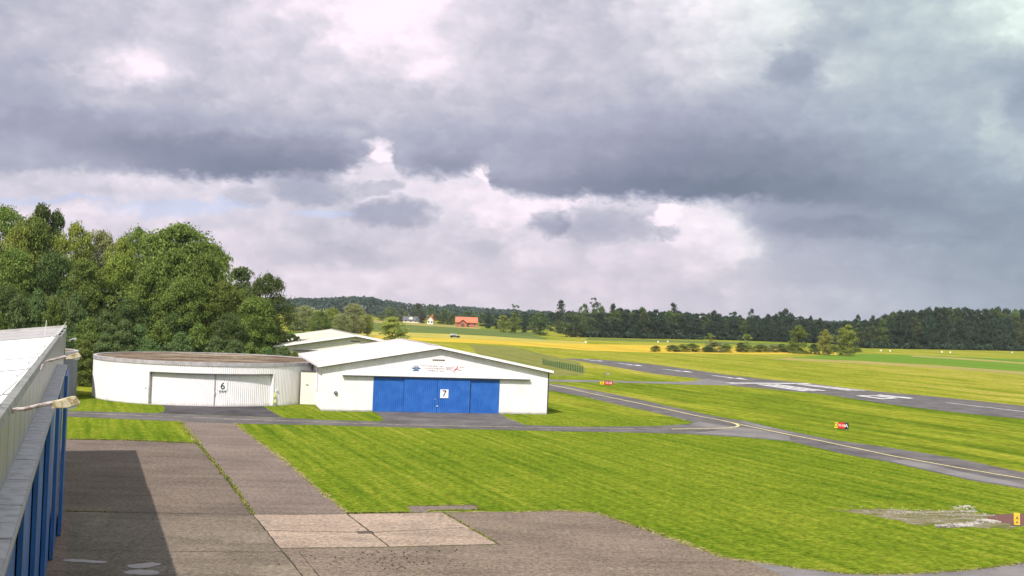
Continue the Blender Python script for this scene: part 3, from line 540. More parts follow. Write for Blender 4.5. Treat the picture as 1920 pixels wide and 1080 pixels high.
# crumbled pale rubble: a heap nobody could count
rr_ = random.Random(12); mb = MB()
def rubble(path, w, n, s0, s1):
    for _ in range(n):
        k_ = rr_.uniform(0, len(path) - 1.001); i_ = int(k_); q = G(*path[i_]).lerp(G(*path[i_ + 1]), k_ - i_); q = q + Vector((rr_.gauss(0, w), rr_.gauss(0, w * 1.6), 0)); s_ = rr_.uniform(s0, s1); a = rr_.uniform(0, 3.1); ca_, sa_ = math.cos(a), math.sin(a)
        b = [Vector((q.x + (x_ * ca_ - y_ * sa_) * s_, q.y + (x_ * sa_ + y_ * ca_) * s_, .0)) for x_, y_ in ((-1, -.5), (1, -.6), (.9, .6), (-.8, .5))]; h_ = s_ * rr_.uniform(.2, .6); mb.prism(b, Vector((0, 0, h_ + .01)))
rubble([(1757, 988), (1790, 986), (1815, 985), (1845, 977), (1868, 978)], .10, 420, .04, .13)
rubble([(1785, 953), (1822, 950)], .14, 50, .03, .09); rubble([(1800, 960), (1825, 958)], .12, 50, .03, .09); rubble([(1640, 962), (1720, 962), (1850, 965)], .55, 160, .02, .06)
tag(mb.build('rubble', M['ash'], origin=G(1800, 975)), 'pale crumbled rubble scattered over the bare patch', 'rubble', kind='stuff')

# weeds and grass tufts on the paving and along its edges
wr_ = random.Random(31); mb = MB()
def tuft(q, s_, n=7):
    for _ in range(n):
        a = wr_.uniform(0, 6.28); d = Vector((math.cos(a), math.sin(a), 0)); o = q + d * s_ * wr_.uniform(0, .5); t_ = Vector((-d.y, d.x, 0)) * s_ * .22; tip = o + d * s_ * wr_.uniform(.3, .8) + Vector((0, 0, s_ * wr_.uniform(.5, 1.1))); mb.quad(o - t_, o + t_, tip)
for _ in range(95):
    x_, y_ = wr_.gauss(720, 75), wr_.uniform(1032, 1068)
    tuft(G(x_, y_, Z3), wr_.uniform(.03, .08), 8)
for _ in range(60): tuft(G(wr_.uniform(560, 1300), wr_.uniform(1040, 1078), Z3), wr_.uniform(.02, .05), 5)
mb.build('weeds', M['moss'], origin=G(720, 1050)); tag(bpy.data.objects['weeds'], 'small dark weeds growing out of the gravel paving', 'weeds', kind='stuff')
mb = MB()
def edge_tufts(path, n, s0, s1, w):
    P_ = [G(*p_) for p_ in path]; L_ = [(b - a).length for a, b in zip(P_[:-1], P_[1:])]; T_ = sum(L_)
    for _ in range(n):
        u = wr_.uniform(0, T_); i_ = 0
        while u > L_[i_] and i_ < len(L_) - 1: u -= L_[i_]; i_ += 1
        q = P_[i_].lerp(P_[i_ + 1], min(1, u / L_[i_])) + Vector((wr_.gauss(0, w), wr_.gauss(0, w), Z4)); tuft(q, wr_.uniform(s0, s1), 6)
edge_tufts([(366, 829), (372, 833), (400, 866), (440, 915), (474, 964)], 420, .04, .13, .07)
edge_tufts([(440, 794), (480, 824), (545, 873), (625, 940), (651, 963)], 600, .03, .08, .10)
edge_tufts([(960, 960), (1044, 957.5), (1117.5, 961), (1199, 989), (1297.5, 1023), (1354, 1045), (1420, 1054), (1500, 1066.5), (1600, 1077), (1750, 1074.5), (1850, 1065.5), (1920, 1055.5)], 1300, .03, .08, .12)
edge_tufts([(122, 824), (240, 826), (358, 831)], 500, .05, .13, .10); edge_tufts([(337, 790), (372, 831)], 160, .05, .14, .12)
edge_tufts([(651, 962.8), (764, 961.5)], 260, .04, .10, .05); edge_tufts([(764, 949.6), (893, 947.5), (899, 956), (804, 958.5)], 300, .04, .09, .05)
edge_tufts([(831, 961), (935, 1021)], 160, .03, .08, .06); edge_tufts([(122, 959), (222, 961)], 60, .03, .08, .04)
mb.build('grass_tufts', M['tuft'], origin=G(800, 960)); tag(bpy.data.objects['grass_tufts'], 'grass tufts fringing the paving edges and joints', 'grass', kind='stuff')

# ------------------------------------------------------------------ corrugated sheets
def corr(mb, P0, u, nrm, a0, a1, zb, zt, pitch=.2, depth=.035):
    """vertical ribbed sheet from P0+u*a0 to P0+u*a1, between zb(a) and zt(a), ribs along nrm"""
    fb = zb if callable(zb) else (lambda a: zb); ft = zt if callable(zt) else (lambda a: zt)
    n = max(1, int(round((a1 - a0) / pitch))); p = (a1 - a0) / n; prof = []
    for k in range(n): prof += [(a0 + k * p, 0), (a0 + (k + .3) * p, 0), (a0 + (k + .45) * p, 1), (a0 + (k + .85) * p, 1)]
    prof.append((a1, 0)); i0 = len(mb.v)
    for a, d in prof:
        q = P0 + u * a + nrm * d * depth; mb.v.append((q.x, q.y, fb(a))); mb.v.append((q.x, q.y, ft(a)))
    for k in range(len(prof) - 1):
        i = i0 + 2 * k; mb.f.append((i, i + 2, i + 3, i + 1)); mb.mi.append(mb.m)
def text_mesh(name, s, size, P, u, up, m, parent, depth=.012, align='CENTER'):
    cu = bpy.data.curves.new(name, 'FONT'); cu.body = s; cu.size = size; cu.align_x = align; cu.align_y = 'CENTER'; cu.extrude = depth
    o = bpy.data.objects.new(name, cu); C.objects.link(o); bpy.context.view_layer.update()
    me = bpy.data.meshes.new_from_object(o.evaluated_get(bpy.context.evaluated_depsgraph_get())); C.objects.unlink(o); bpy.data.objects.remove(o)
    me.name = name; me.materials.clear(); me.materials.append(m); ob = bpy.data.objects.new(name, me); C.objects.link(ob)
    n = u.cross(up); ob.matrix_local = Matrix(((u.x, up.x, n.x, 0), (u.y, up.y, n.y, 0), (u.z, up.z, n.z, 0), (0, 0, 0, 1)))
    ob.parent = parent; ob.location = Vector(P) - wl(parent); return ob

def gable_hangar(x0, y0, th, W, L, he, hr, ov, side, roofmat, wallmat, label, group):
    """roof plan rectangle from (x0,y0); ov = front overhang, side = eave overhang"""
    u = Vector((math.cos(th), math.sin(th), 0)); v = Vector((-math.sin(th), math.cos(th), 0)); O = Vector((x0, y0, 0))
    root = empty('hangar', O + u * W / 2 + v * L / 2, label=label, cat='hangar', group=group)
    pt = lambda a, b, z: O + u * a + v * b + Vector((0, 0, z))
    rz = lambda a: he + (hr - he) * (1 - abs(a - W / 2) / (W / 2))
    T = .20
    # roof: ribbed sheets on both slopes
    mb = MB(); n = int(W / 2 / 1.0)
    for s in (0, 1):
        a0, a1 = (0, W / 2) if s == 0 else (W, W / 2)
        nb = int(L / .9)
        for k in range(nb):
            b0 = L * k / nb; b1 = L * (k + .88) / nb; b2 = L * (k + 1) / nb
            mb.quad(pt(a0, b0, he), pt(a1, b0, hr), pt(a1, b1, hr), pt(a0, b1, he))
            mb.quad(pt(a0, b1, he + .03), pt(a1, b1, hr + .03), pt(a1, b2, hr + .03), pt(a0, b2, he + .03))
        mb.quad(pt(a0, 0, he - T), pt(a1, 0, hr - T), pt(a1, L, hr - T), pt(a0, L, he - T))
    roof = mb.build('roof', roofmat, root)
    for (b0, s) in ((0, -1), (L, 1)):
        mb = MB()
        for (a0, a1) in ((-.03, W / 2), (W + .03, W / 2)):
            z0, z1 = he, hr
            mb.prism([pt(a0, b0, z0 + .05), pt(a1, b0, z1 + .05), pt(a1, b0, z1 - T), pt(a0, b0, z0 - T)], v * s * .06)
        mb.build('verge_board', M['white'], roof)
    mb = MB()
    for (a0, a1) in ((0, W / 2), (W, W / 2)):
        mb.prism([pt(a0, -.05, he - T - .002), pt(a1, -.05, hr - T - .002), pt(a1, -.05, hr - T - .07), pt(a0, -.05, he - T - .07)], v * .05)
    mb.build('verge_painted_shadow', M['black'], roof)  # solid black strip painted in as the shadow line below the front verge
    for a0 in (-.06, W + .005): mb = MB(); mb.box(pt(a0, 0, he - T), u * .055, v * L, Vector((0, 0, T + .02))); mb.build('gutter', M['white'], roof)
    mb = MB(); mb.tube([pt(W / 2, -.04, hr + .03), pt(W / 2, L + .04, hr + .03)], .09, 8); mb.build('ridge_cap', M['rim'], roof)
    return root, O, u, v, pt, rz, T

# ------------------------------------------------------------------ hangar 7
X0, Y0, TH, W7, L7, HE, HR, OV, SD = -18.111, 111.913, .255, 23.315, 24.727, 4.363, 6.486, .38, .40
h7, O7, u7, v7, pt7, rz7, T7 = gable_hangar(X0, Y0, TH, W7, L7, HE, HR, OV, SD, M['pinkroof'], M['white'], 'white corrugated gable hangar with wide blue sliding doors numbered 7', None)
P7 = O7 + v7 * OV; F7 = -v7     # front wall plane
def on7(x, y, off=0.0):
    q = hit(x, y, P7 + F7 * off, v7); d = q - O7; return d.dot(u7), q.z
ga, _ = on7(699.5, 740); gb, _ = on7(936, 740); _, gt = on7(820, 707.2)
_, gt = on7(760, 705.6)
mb = MB(); corr(mb, P7, u7, F7, SD, ga, 0.12, lambda a: rz7(a) - T7 - .02); corr(mb, P7, u7, F7, ga, gb, gt, lambda a: rz7(a) - T7 - .02); corr(mb, P7, u7, F7, gb, W7 - SD, .12, lambda a: rz7(a) - T7 - .02)
# side and rear walls
Lw = L7 - .3
corr(mb, O7 + u7 * SD, v7, -u7, OV, Lw, .12, HE - .15); corr(mb, O7 + u7 * (W7 - SD), v7, u7, OV, Lw, .12, HE - .15); corr(mb, O7 + v7 * Lw, u7, v7, SD, W7 - SD, .12, lambda a: rz7(a) - T7 - .02)
wall7 = mb.build('wall', M['white'], h7)
mb = MB()
for (a0, a1) in ((SD, ga), (gb, W7 - SD)):
    mb = MB(); mb.box(pt7(a0, OV - .05, 0), u7 * (a1 - a0), v7 * .15, Vector((0, 0, .14))); mb.box(pt7(SD if a0 == SD else W7 - SD - .1, OV + .1, 0), u7 * .1, v7 * (Lw - OV - .1), Vector((0, 0, .14))); mb.build('plinth', M['rim'], h7)
mb = MB(); mb.box(pt7(W7 - SD + .005, OV - .06, .1), u7 * .1, v7 * .1, Vector((0, 0, HE - .1 - T7))); mb.build('corner_shade_strip', M['dark'], h7)  # dark strip standing in for the shaded right side wall
# sliding door rail with its hood
ra, rzz = on7(642, 701.5); rb, rz2 = on7(993, 712)
mb = MB(); mb.box(pt7(ra, OV - .30, gt + .0), u7 * (rb - ra), v7 * .24, Vector((0, 0, .10))); mb.build('door_rail', M['white'], h7)
mb = MB(); mb.box(pt7(ra, OV - .31, gt - .09), u7 * (rb - ra), v7 * .2, Vector((0, 0, .085))); mb.build('door_track', M['dark'], h7)
# three blue leaves: outer pair stand a little behind the middle ones
j1, _ = on7(757, 740); j2, _ = on7(880.5, 740); jm, _ = on7(819, 740)
for (a0, a1, off) in ((ga, j1 + .15, .0), (j1, jm, .10), (jm + .03, j2, .10), (j2 - .15, gb, .0)):
    mb = MB(); corr(mb, O7 + v7 * (OV - .04 - off), u7, F7, a0, a1, .03, gt - .005, .19, .03)
    mb.box(pt7(a0, OV - .035 - off, .03), u7 * (a1 - a0), v7 * .03, Vector((0, 0, gt - .03)))
    d = mb.build('sliding_door', M['blue'], h7)
    mb = MB(); mb.box(pt7(a0, OV - .095 - off, .0), u7 * (a1 - a0), v7 * .055, Vector((0, 0, .10))); mb.build('bottom_rail', M['bluedoor'], d)
    if a0 == j2 - .15 or a0 == j1:
        mb = MB(); aa = a0 if a0 != j1 else a0; mb.box(pt7(j2 + .005 if a0 != j1 else j1 - .035, OV - .13 - off * .2, .05), u7 * .05, v7 * .05, Vector((0, 0, gt - .1))); mb.build('edge_post', M['bluedoor'] if a0 == j1 else M['black'], d)
# hasp, padlock plate and small vents beside the middle joint
hx, hz = on7(822, 754)
mb = MB(); mb.box(pt7(jm - .14, OV - .19, hz - .25), u7 * .30, v7 * .04, Vector((0, 0, .42))); lk = mb.build('lock_plate', M['bluedoor'], h7)
mb = MB(); mb.box(pt7(jm - .02, OV - .21, hz - .42), u7 * .12, v7 * .04, Vector((0, 0, .12))); mb.build('padlock', M['carwhite'], lk)
for dx in (-.3, -.13): mb = MB(); mb.box(pt7(jm + dx, OV - .2, hz + .28), u7 * .05, v7 * .04, Vector((0, 0, .05))); mb.build('bolt_head', M['carwhite'], lk)
def board(parent, pt_, O_, u_, v_, back, a, z, w, h, s, size, m=M['signwhite'], tm=M['black']):
    b = MB(); b.box(pt_(a - w / 2, back, z - h / 2), u_ * w, v_ * .03, Vector((0, 0, h))); o = b.build('number_board', m, parent)
    text_mesh('number', s, size, pt_(a, back - .012, z), u_, Vector((0, 0, 1)), tm, o); return o
sx_, sz_ = on7(832.3, 738); board(h7, pt7, O7, u7, v7, OV - .22, sx_, sz_, .82, .84, '7', .86)
# vent in the gable, round fitting, small fittings
va, vz = on7(822.5, 675.3)
mb = MB(); mb.box(pt7(va - .62, OV - .055, vz - .03), u7 * 1.24, v7 * .05, Vector((0, 0, .09))); mb.build('gable_vent', M['wood'], h7)
va, vz = on7(629.5, 736.5); q = pt7(va, OV - .04, vz)
mb = MB(); mb.tube([q, q - v7 * .12], .17, 14); rv = mb.build('round_vent', M['dark'], h7); mb = MB(); mb.tube([q - v7 * .12 + Vector((0, 0, .03)), q - v7 * .16 + Vector((0, 0, .03))], .07, 10); mb.build('vent_cap', M['steel'], rv)
# club emblems and lettering on the gable: strokes laid out at their measured places
def seg7(mb, x1, y1, x2, y2, w, lift=.0):
    a1, z1 = on7(x1, y1); a2, z2 = on7(x2, y2); p, q = pt7(a1, OV - .052 - lift, z1), pt7(a2, OV - .052 - lift, z2)
    d = (q - p); L = d.length; d.normalize(); n = v7.cross(d).normalized(); mb.box(p - n * w / 2, d * L, n * w, v7 * .01)
em = MB()
for (cx, cy, hw, hh, w) in ((780.3, 689.6, 5.0, 2.0, .07), (780.3, 692.2, 8.0, 2.6, .10)):
    seg7(em, cx - hw, cy - hh, cx, cy, w); seg7(em, cx, cy, cx + hw, cy - hh + .5, w)
seg7(em, 777, 685.5, 780.3, 686.8, .04); seg7(em, 780.3, 686.8, 784, 685.5, .04); seg7(em, 774.2, 694.5, 785.5, 694.6, .09)
em.build('blue_emblem', M['logo_blue'], h7)
em = MB(); r5 = random.Random(9)
for (x1, x2, y0_, dy, w) in ((789.5, 832, 685.3, 1.3, .05), (796, 833, 690, 1.2, .055), (801, 832, 694.7, .8, .055)):
    if w == 0: continue
    em = MB(); x = x1
    while x < x2:
        ww = r5.uniform(1.2, 4.2); t0 = (x - x1) / (x2 - x1)
        seg7(em, x, y0_ + dy * t0, min(x + ww, x2), y0_ + dy * t0 + .12, w * r5.uniform(.7, 1.2)); x += ww + r5.uniform(.5, 1.6)
    em.build('gable_lettering', M['logo_grey'], h7)
em = MB(); x = 835.5
for ww in (2.6, 1.6, 3.0, 2.0, 2.4): seg7(em, x, 689.2, x + ww, 689.5, .06); x += ww + .5
em.build('dark_lettering', M['logo_grey'], h7)
em = MB(); seg7(em, 856.2, 688.2, 858, 688.0, .16); seg7(em, 852.5, 693.5, 857.3, 691, .11); seg7(em, 850, 695, 853.5, 692.8, .05); em.build('red_emblem', M['logo_red'], h7)
em = MB()
for (a, b, c, d, w) in ((835.5, 691.8, 846, 692.2, .05), (857, 690.5, 862, 694, .05), (849, 685.5, 853.5, 689, .035), (861, 688, 870, 688.4, .05), (859, 693.5, 865.5, 694, .05), (843, 695.3, 850, 695.2, .03), (848.5, 697.6, 856, 697.6, .04)): seg7(em, a, b, c, d, w)
em.build('pink_lettering', M['logo_pink'], h7)
# downpipe and eave brackets on the left side
mb = MB(); mb.tube([pt7(.1, 4.2, HE - .25), pt7(.34, 4.2, HE - .5), pt7(.34, 4.2, 1.5)], .05, 8); mb.build('downpipe', M['rim'], h7)
for k in range(4): mb = MB(); mb.box(pt7(.03, 3 + 6 * k, HE - .42), u7 * .35, v7 * .08, Vector((0, 0, .2))); mb.build('eave_bracket', M['white'], h7)

# ------------------------------------------------------------------ rear hangar
TH2 = .255
pA = at_y(667.6, 628, 150.0)   # front ridge point
u2 = Vector((math.cos(TH2), math.sin(TH2), 0)); v2 = Vector((-math.sin(TH2), math.cos(TH2), 0))
hr2 = pA.z; W2 = 20.6; he2 = 4.75; O2 = pA - u2 * W2 / 2; L2 = 31.0
h8, O8, u8, v8, pt8, rz8, T8 = gable_hangar(O2.x, O2.y, TH2, W2, L2, he2, hr2, .5, .4, M['creamroof'], M['white_warm'], 'cream roofed white gable hangar standing behind the hangar with blue doors', None)
mb = MB(); P8 = O8 + v8 * .5
corr(mb, P8, u8, -v8, .4, W2 - .4, .0, lambda a: rz8(a) - T8 - .02, .22); corr(mb, O8 + u8 * .4, v8, -u8, .5, L2 - .3, 0, he2 - .15); corr(mb, O8 + u8 * (W2 - .4), v8, u8, .5, L2 - .3, 0, he2 - .15); corr(mb, O8 + v8 * (L2 - .3), u8, v8, .4, W2 - .4, 0, lambda a: rz8(a) - T8 - .02)
mb.build('wall', M['white_warm'], h8)
def on8(x, y): q = hit(x, y, P8, v8); return (q - O8).dot(u8), q.z
a1, z1 = on8(550, 656); a2, z2 = on8(600, 659)
mb = MB(); mb.box(pt8(a1, .2, z1 - .1), u8 * (W2 - 1.5 - a1), v8 * .25, Vector((0, 0, .14))); mb.build('door_rail', M['dark'], h8)
mb = MB(); mb.box(pt8(a1 + .5, .42, .05), u8 * (W2 - 3 - a1), v8 * .05, Vector((0, 0, z1 - .2))); mb.build('sliding_door', M['white_warm'], h8)
a1, z1 = on8(667, 640); mb = MB(); mb.box(pt8(a1 - .6, .42, z1 - .05), u8 * 1.2, v8 * .05, Vector((0, 0, .1))); mb.build('gable_vent', M['wood'], h8)

# ------------------------------------------------------------------ round hangar 6 (and its neighbour)
def arc_wall(mb, cx, cy, R, a0, a1, z0, z1, pitch=.2, depth=.05):
    n = max(2, int(round((a1 - a0) * R / pitch))); prof = []
    for k in range(n):
        for (s, d) in ((0, 0), (.3, 0), (.45, 1), (.85, 1)): prof.append((a0 + (a1 - a0) * (k + s) / n, d))
    prof.append((a1, 0)); i0 = len(mb.v)
    for a, d in prof:
        r = R + d * depth; mb.v.append((cx + r * math.cos(a), cy + r * math.sin(a), z0)); mb.v.append((cx + r * math.cos(a), cy + r * math.sin(a), z1))
    for k in range(len(prof) - 1):
        i = i0 + 2 * k; mb.f.append((i, i + 2, i + 3, i + 1)); mb.mi.append(mb.m)
def ring(mb, cx, cy, r0, r1, z0, z1, n=96):
    i0 = len(mb.v)
    for k in range(n):
        a = 2 * math.pi * k / n
        for (r, z) in ((r0, z0), (r1, z0), (r1, z1), (r0, z1)): mb.v.append((cx + r * math.cos(a), cy + r * math.sin(a), z))
    for k in range(n):
        for j in range(4):
            a, b = i0 + 4 * k + j, i0 + 4 * k + (j + 1) % 4; c, d = i0 + 4 * ((k + 1) % n) + (j + 1) % 4, i0 + 4 * ((k + 1) % n) + j
            mb.f.append((a, d, c, b)); mb.mi.append(mb.m)
CX, CY, RR, RH = -31.515, 123.116, 11.30, 4.19
h6 = empty('round_hangar', (CX, CY, 0), label='low round white corrugated hangar with mossy flat roof and doors numbered 6', cat='hangar')
def circ_hit(px, py, R):
    d = ray(px, py); d2 = Vector((d.x, d.y)); c = Vector((CX, CY)); a = d2.dot(d2); b = -2 * d2.dot(c); cc = c.dot(c) - R * R
    t = (-b - math.sqrt(max(0, b * b - 4 * a * cc))) / (2 * a); q = Vector((d.x * t, d.y * t)) - c; return math.atan2(q.y, q.x), H + d.z * t
aL, zt = circ_hit(281, 700, RR); aR, _ = circ_hit(513, 700, RR); _, zt = circ_hit(281, 695.5, RR); _, zt2 = circ_hit(490, 702.5, RR); zt = (zt + zt2) / 2
mb = MB(); arc_wall(mb, CX, CY, RR, aR, aL + 2 * math.pi if aL < aR else aL, 0.06, RH - .02)  # placeholder replaced below
mb = MB(); arc_wall(mb, CX, CY, RR, aR - 2 * math.pi + 2 * math.pi, aL + 2 * math.pi, .06, RH - .40)
mb.v = []; mb.f = []; mb.mi = []
lo, hi = min(aL, aR), max(aL, aR)
arc_wall(mb, CX, CY, RR, hi, lo + 2 * math.pi, .06, RH - .30); arc_wall(mb, CX, CY, RR, lo, hi, zt, RH - .30)
mb.build('wall', M['white'], h6)
mb = MB(); ring(mb, CX, CY, RR - .25, RR + .10, RH - .33, RH + .02); rim = mb.build('roof_rim', M['rim'], h6)
mb = MB(); nr = 14; na = 72; i0 = 0; r6 = random.Random(6)
mb.v.append((CX, CY, RH - .02)); 
for i in range(1, nr + 1):
    for k in range(na): mb.v.append((CX + (RR - .24) * i / nr * math.cos(2 * math.pi * k / na), CY + (RR - .24) * i / nr * math.sin(2 * math.pi * k / na), RH - .06 + r6.uniform(-.02, .03)))
for k in range(na): mb.f.append((0, 1 + k, 1 + (k + 1) % na)); mb.mi.append(0)
for i in range(nr - 1):
    for k in range(na): a = 1 + i * na; mb.f.append((a + k, a + na + k, a + na + (k + 1) % na, a + (k + 1) % na)); mb.mi.append(0)
mb.build('roof', M['mossroof'], h6)
mb = MB(); ring(mb, CX, CY, RR - .05, RR + .07, 0, .07); mb.build('plinth', M['rim'], h6)
am, _ = circ_hit(403, 730, RR - .3); al, _ = circ_hit(283, 730, RR - .3); ar, _ = circ_hit(509, 730, RR - .3)
for (b0, b1) in ((lo - .02, am - .004), (am + .004, hi + .02)):
    mb = MB(); arc_wall(mb, CX, CY, RR - .34, b0, b1, .04, zt + .1, .2, .045); mb.build('curved_door', M['white'], h6)
for a_, m_, nm in ((lo, M['rim'], 'door_frame'), (hi, M['white'], 'door_frame')):
    c_, s_ = math.cos(a_), math.sin(a_); rad = Vector((c_, s_, 0)); tan = Vector((-s_, c_, 0)); mb = MB(); mb.box(Vector((CX, CY, .03)) + rad * (RR - .30) - tan * .05, rad * .38, tan * .12, Vector((0, 0, zt - .03))); mb.build(nm, m_, h6)
mb = MB(); i0 = 0
for k in range(40):
    a0_ = lo + (hi - lo) * k / 40; a1_ = lo + (hi - lo) * (k + 1) / 40
    p0 = Vector((CX + math.cos(a0_) * (RR - .3), CY + math.sin(a0_) * (RR - .3), zt - .06)); p1 = Vector((CX + math.cos(a1_) * (RR - .3), CY + math.sin(a1_) * (RR - .3), zt - .06))
    q0 = Vector((CX + math.cos(a0_) * (RR + .05), CY + math.sin(a0_) * (RR + .05), zt - .06)); q1 = Vector((CX + math.cos(a1_) * (RR + .05), CY + math.sin(a1_) * (RR + .05), zt - .06))
    up_ = Vector((0, 0, .058)); mb.quad(q0, q1, q1 + up_, q0 + up_); mb.quad(p0, p1, q1, q0)
mb.build('door_header', M['dark'], h6)
a6, z6 = circ_hit(417.5, 724, RR - .3); rad = Vector((math.cos(a6), math.sin(a6), 0)); tn = Vector((-rad.y, rad.x, 0))
tn = tn if tn.x > 0 else -tn
bp_ = Vector((CX, CY, z6)) + rad * (RR - .27); 
mb = MB(); mb.box(bp_ - tn * .42 - Vector((0, 0, .42)), tn * .84, rad * .02, Vector((0, 0, .84))); nb6 = mb.build('number_board', M['signwhite'], h6)
text_mesh('number', '6', .92, bp_ + rad * .035, tn, Vector((0, 0, 1)), M['black'], nb6)
for k in (-.25, 0, .25): mb = MB(); mb.box(bp_ + tn * (k - .06) - Vector((0, 0, .58)), tn * .12, rad * .03, Vector((0, 0, .07))); mb.build('board_hook', M['dark'], nb6)
aj = am; rad = Vector((math.cos(aj), math.sin(aj), 0)); tn = Vector((-rad.y, rad.x, 0)); mb = MB(); mb.box(Vector((CX, CY, .05)) + rad * (RR - .30) - tn * .03, rad * .03, tn * .06, Vector((0, 0, zt - .1))); mb.build('door_joint', M['rim'], h6)
mb = MB(); mb.box(Vector((CX, CY, 1.1)) + rad * (RR - .27) - tn * .05, rad * .06, tn * .1, Vector((0, 0, .35))); mb.build('door_handle', M['rim'], h6)
for (px, py, s) in ((273.5, 728.5, .09), (519, 733.5, .16)):
    a_, z_ = circ_hit(px, py, RR + .05); q = Vector((CX + math.cos(a_) * (RR + .04), CY + math.sin(a_) * (RR + .04), z_)); rad = Vector((math.cos(a_), math.sin(a_), 0)); tn = Vector((-rad.y, rad.x, 0))
    mb = MB(); mb.box(q - tn * s / 2, tn * s, rad * .07, Vector((0, 0, s))); mb.build('wall_fitting', M['dark'] if s < .1 else M['signwhite'], h6)
# two yellow-green sacks hung at the right door edge
for k, (px, py) in enumerate(((512, 742), (512.5, 753))):
    a_, z_ = circ_hit(px, py, RR - .2); q = Vector((CX + math.cos(a_) * (RR + .02), CY + math.sin(a_) * (RR + .02), z_)); bm = bmesh.new(); bmesh.ops.create_icosphere(bm, subdivisions=2, radius=1)
    for v_ in bm.verts: v_.co = Vector((v_.co.x * .17, v_.co.y * .14, v_.co.z * (.29 if k == 0 else .25) + .03 * math.sin(7 * v_.co.x)))
    me = bpy.data.meshes.new('hanging_sack'); bm.to_mesh(me); bm.free(); me.materials.append(M['bagyellow']); o = bpy.data.objects.new('hanging_sack', me); C.objects.link(o); o.location = q
    tag(o, ('upper' if k == 0 else 'lower') + ' of two pale yellow sacks hanging at the right edge of the round hangar doors', 'sack')
# link wall between round hangar and hangar 7
q0 = hit(566, 755, Vector((-22, 118.2, 0)), Vector((-.25, 1, 0)).normalized())
lk_ = empty('link_wall', (-20.0, 118.8, 0), label='short cream sheet wall joining the round hangar to the hangar with blue doors', cat='wall')
pl = Vector((-20.9, 118.45, 0)); pr = pt7(SD, 6.6, 0); ul = (pr - pl); Ll = ul.length; ul.normalize(); nl = Vector((ul.y, -ul.x, 0))
LH = 3.35
mb = MB(); corr(mb, pl, ul, nl, 0, Ll, 0.05, LH, .22, .03); mb.build('sheet', M['white_warm'], lk_)
mb = MB(); mb.box(pl - nl * .12 + Vector((0, 0, LH)), ul * Ll, nl * .22, Vector((0, 0, .09))); mb.build('coping', M['dark'], lk_)
mb = MB(); mb.box(pl + ul * .5 + nl * .035 + Vector((0, 0, 2.0)), ul * (Ll - 1.2), nl * .04, Vector((0, 0, .05))); mb.build('rail', M['dark'], lk_)
# neighbour of the round hangar: grey drum mostly behind the left hangar
g0 = G(142.5, 745); RT = 8.0; dirv = Vector((g0.x, g0.y, 0)); dist = dirv.length; ang = math.atan2(dirv.y, dirv.x); lft = Vector((-dirv.y, dirv.x, 0)).normalized()
cT = dirv + lft * RT; _, zT = 0, at_y(142, 657, g0.y).z
t8 = empty('round_store', (cT.x, cT.y, 0), label='grey round metal store showing at the far corner of the left hangar', cat='building')
mb = MB(); arc_wall(mb, cT.x, cT.y, RT - .04, 0, 2 * math.pi, 0, zT - .25, .25, .04); M['storegrey'] = mat('store_grey', (.17, .18, .225), .6)
mb.build('wall', M['storegrey'], t8)
mb = MB(); ring(mb, cT.x, cT.y, RT - .3, RT + .06, zT - .27, zT); mb.build('roof_rim', M['rim'], t8)
mb = MB(); mb.quad(*[(cT.x + (RT - .29) * math.cos(2 * math.pi * k / 48), cT.y + (RT - .29) * math.sin(2 * math.pi * k / 48), zT - .06) for k in range(48)]); mb.build('roof', M['mossroof'], t8)

# ------------------------------------------------------------------ left hangar (the one the camera looks along)
LHG = empty('hangar', tuple(AX * 30 - NX * 6), label='long grey roofed hangar with blue folding doors along the left edge', cat='hangar')
LP = lambda D, lat, z: AX * D + NX * lat + Vector((0, 0, z))       # lat negative = left of camera
hL, hT = 6.90, 8.05; latL, latF, latA = -.775, -1.145, -1.30; DE, DF = 57.0, 76.4; DS = 6.0
# roof: falls to the left
fall = .115; WL = 26.0
def rL(lat): return hT + .04 - (latF - lat) * fall
seams = [DS, 12, 18, 24.6, 33.0, 39.5, 47.6, 59.6]
mb = MB(); 
for a, b in zip(seams[:-1], seams[1:]): mb.quad(LP(a + .04, latA, rL(latA)), LP(b - .04, latA, rL(latA)), LP(b - .04, latF - WL, rL(latF - WL)), LP(a + .04, latF - WL, rL(latF - WL)))
roofL = mb.build('roof', M['brightroof'], LHG)
for s in seams[1:-1]: mb = MB(); mb.box(LP(s - .09, latA, rL(latA) - .02), AX * .18, -NX * WL + Vector((0, 0, -WL * fall)), Vector((0, 0, .035))); mb.build('seam_strip', M['grey'], roofL)
mb = MB(); mb.quad(LP(59.65, latA, rL(latA) + .01), LP(DF, latA, rL(latA) + .01), LP(DF, latF - WL, rL(latF - WL) + .01), LP(59.65, latF - WL, rL(latF - WL) + .01)); mb.build('far_roof_section', M['rim'], LHG)
for s, hh in ((59.7, .05), (65, .04), (70.5, .04), (DF - .1, .16)): mb = MB(); mb.box(LP(s, latF, rL(latF) + .0), AX * .12, -NX * WL + Vector((0, 0, -WL * fall)), Vector((0, 0, hh))); mb.build('cross_rib', M['steel'], LHG)
# flashing: ribbed band along the edge with raised joints
mb = MB(); k = DS
while k < 59.4:
    L_ = min(1.35, 59.5 - k); up = .0
    mb.prism([LP(k, latF + .03, hT - .04), LP(k, latF - .01, hT + .09), LP(k, latA, hT + .11), LP(k, latA - .05, rL(latA - .05) - .01)], AX * (L_ - .03)); k += 1.35
mb.build('flashing', M['flash'], LHG)
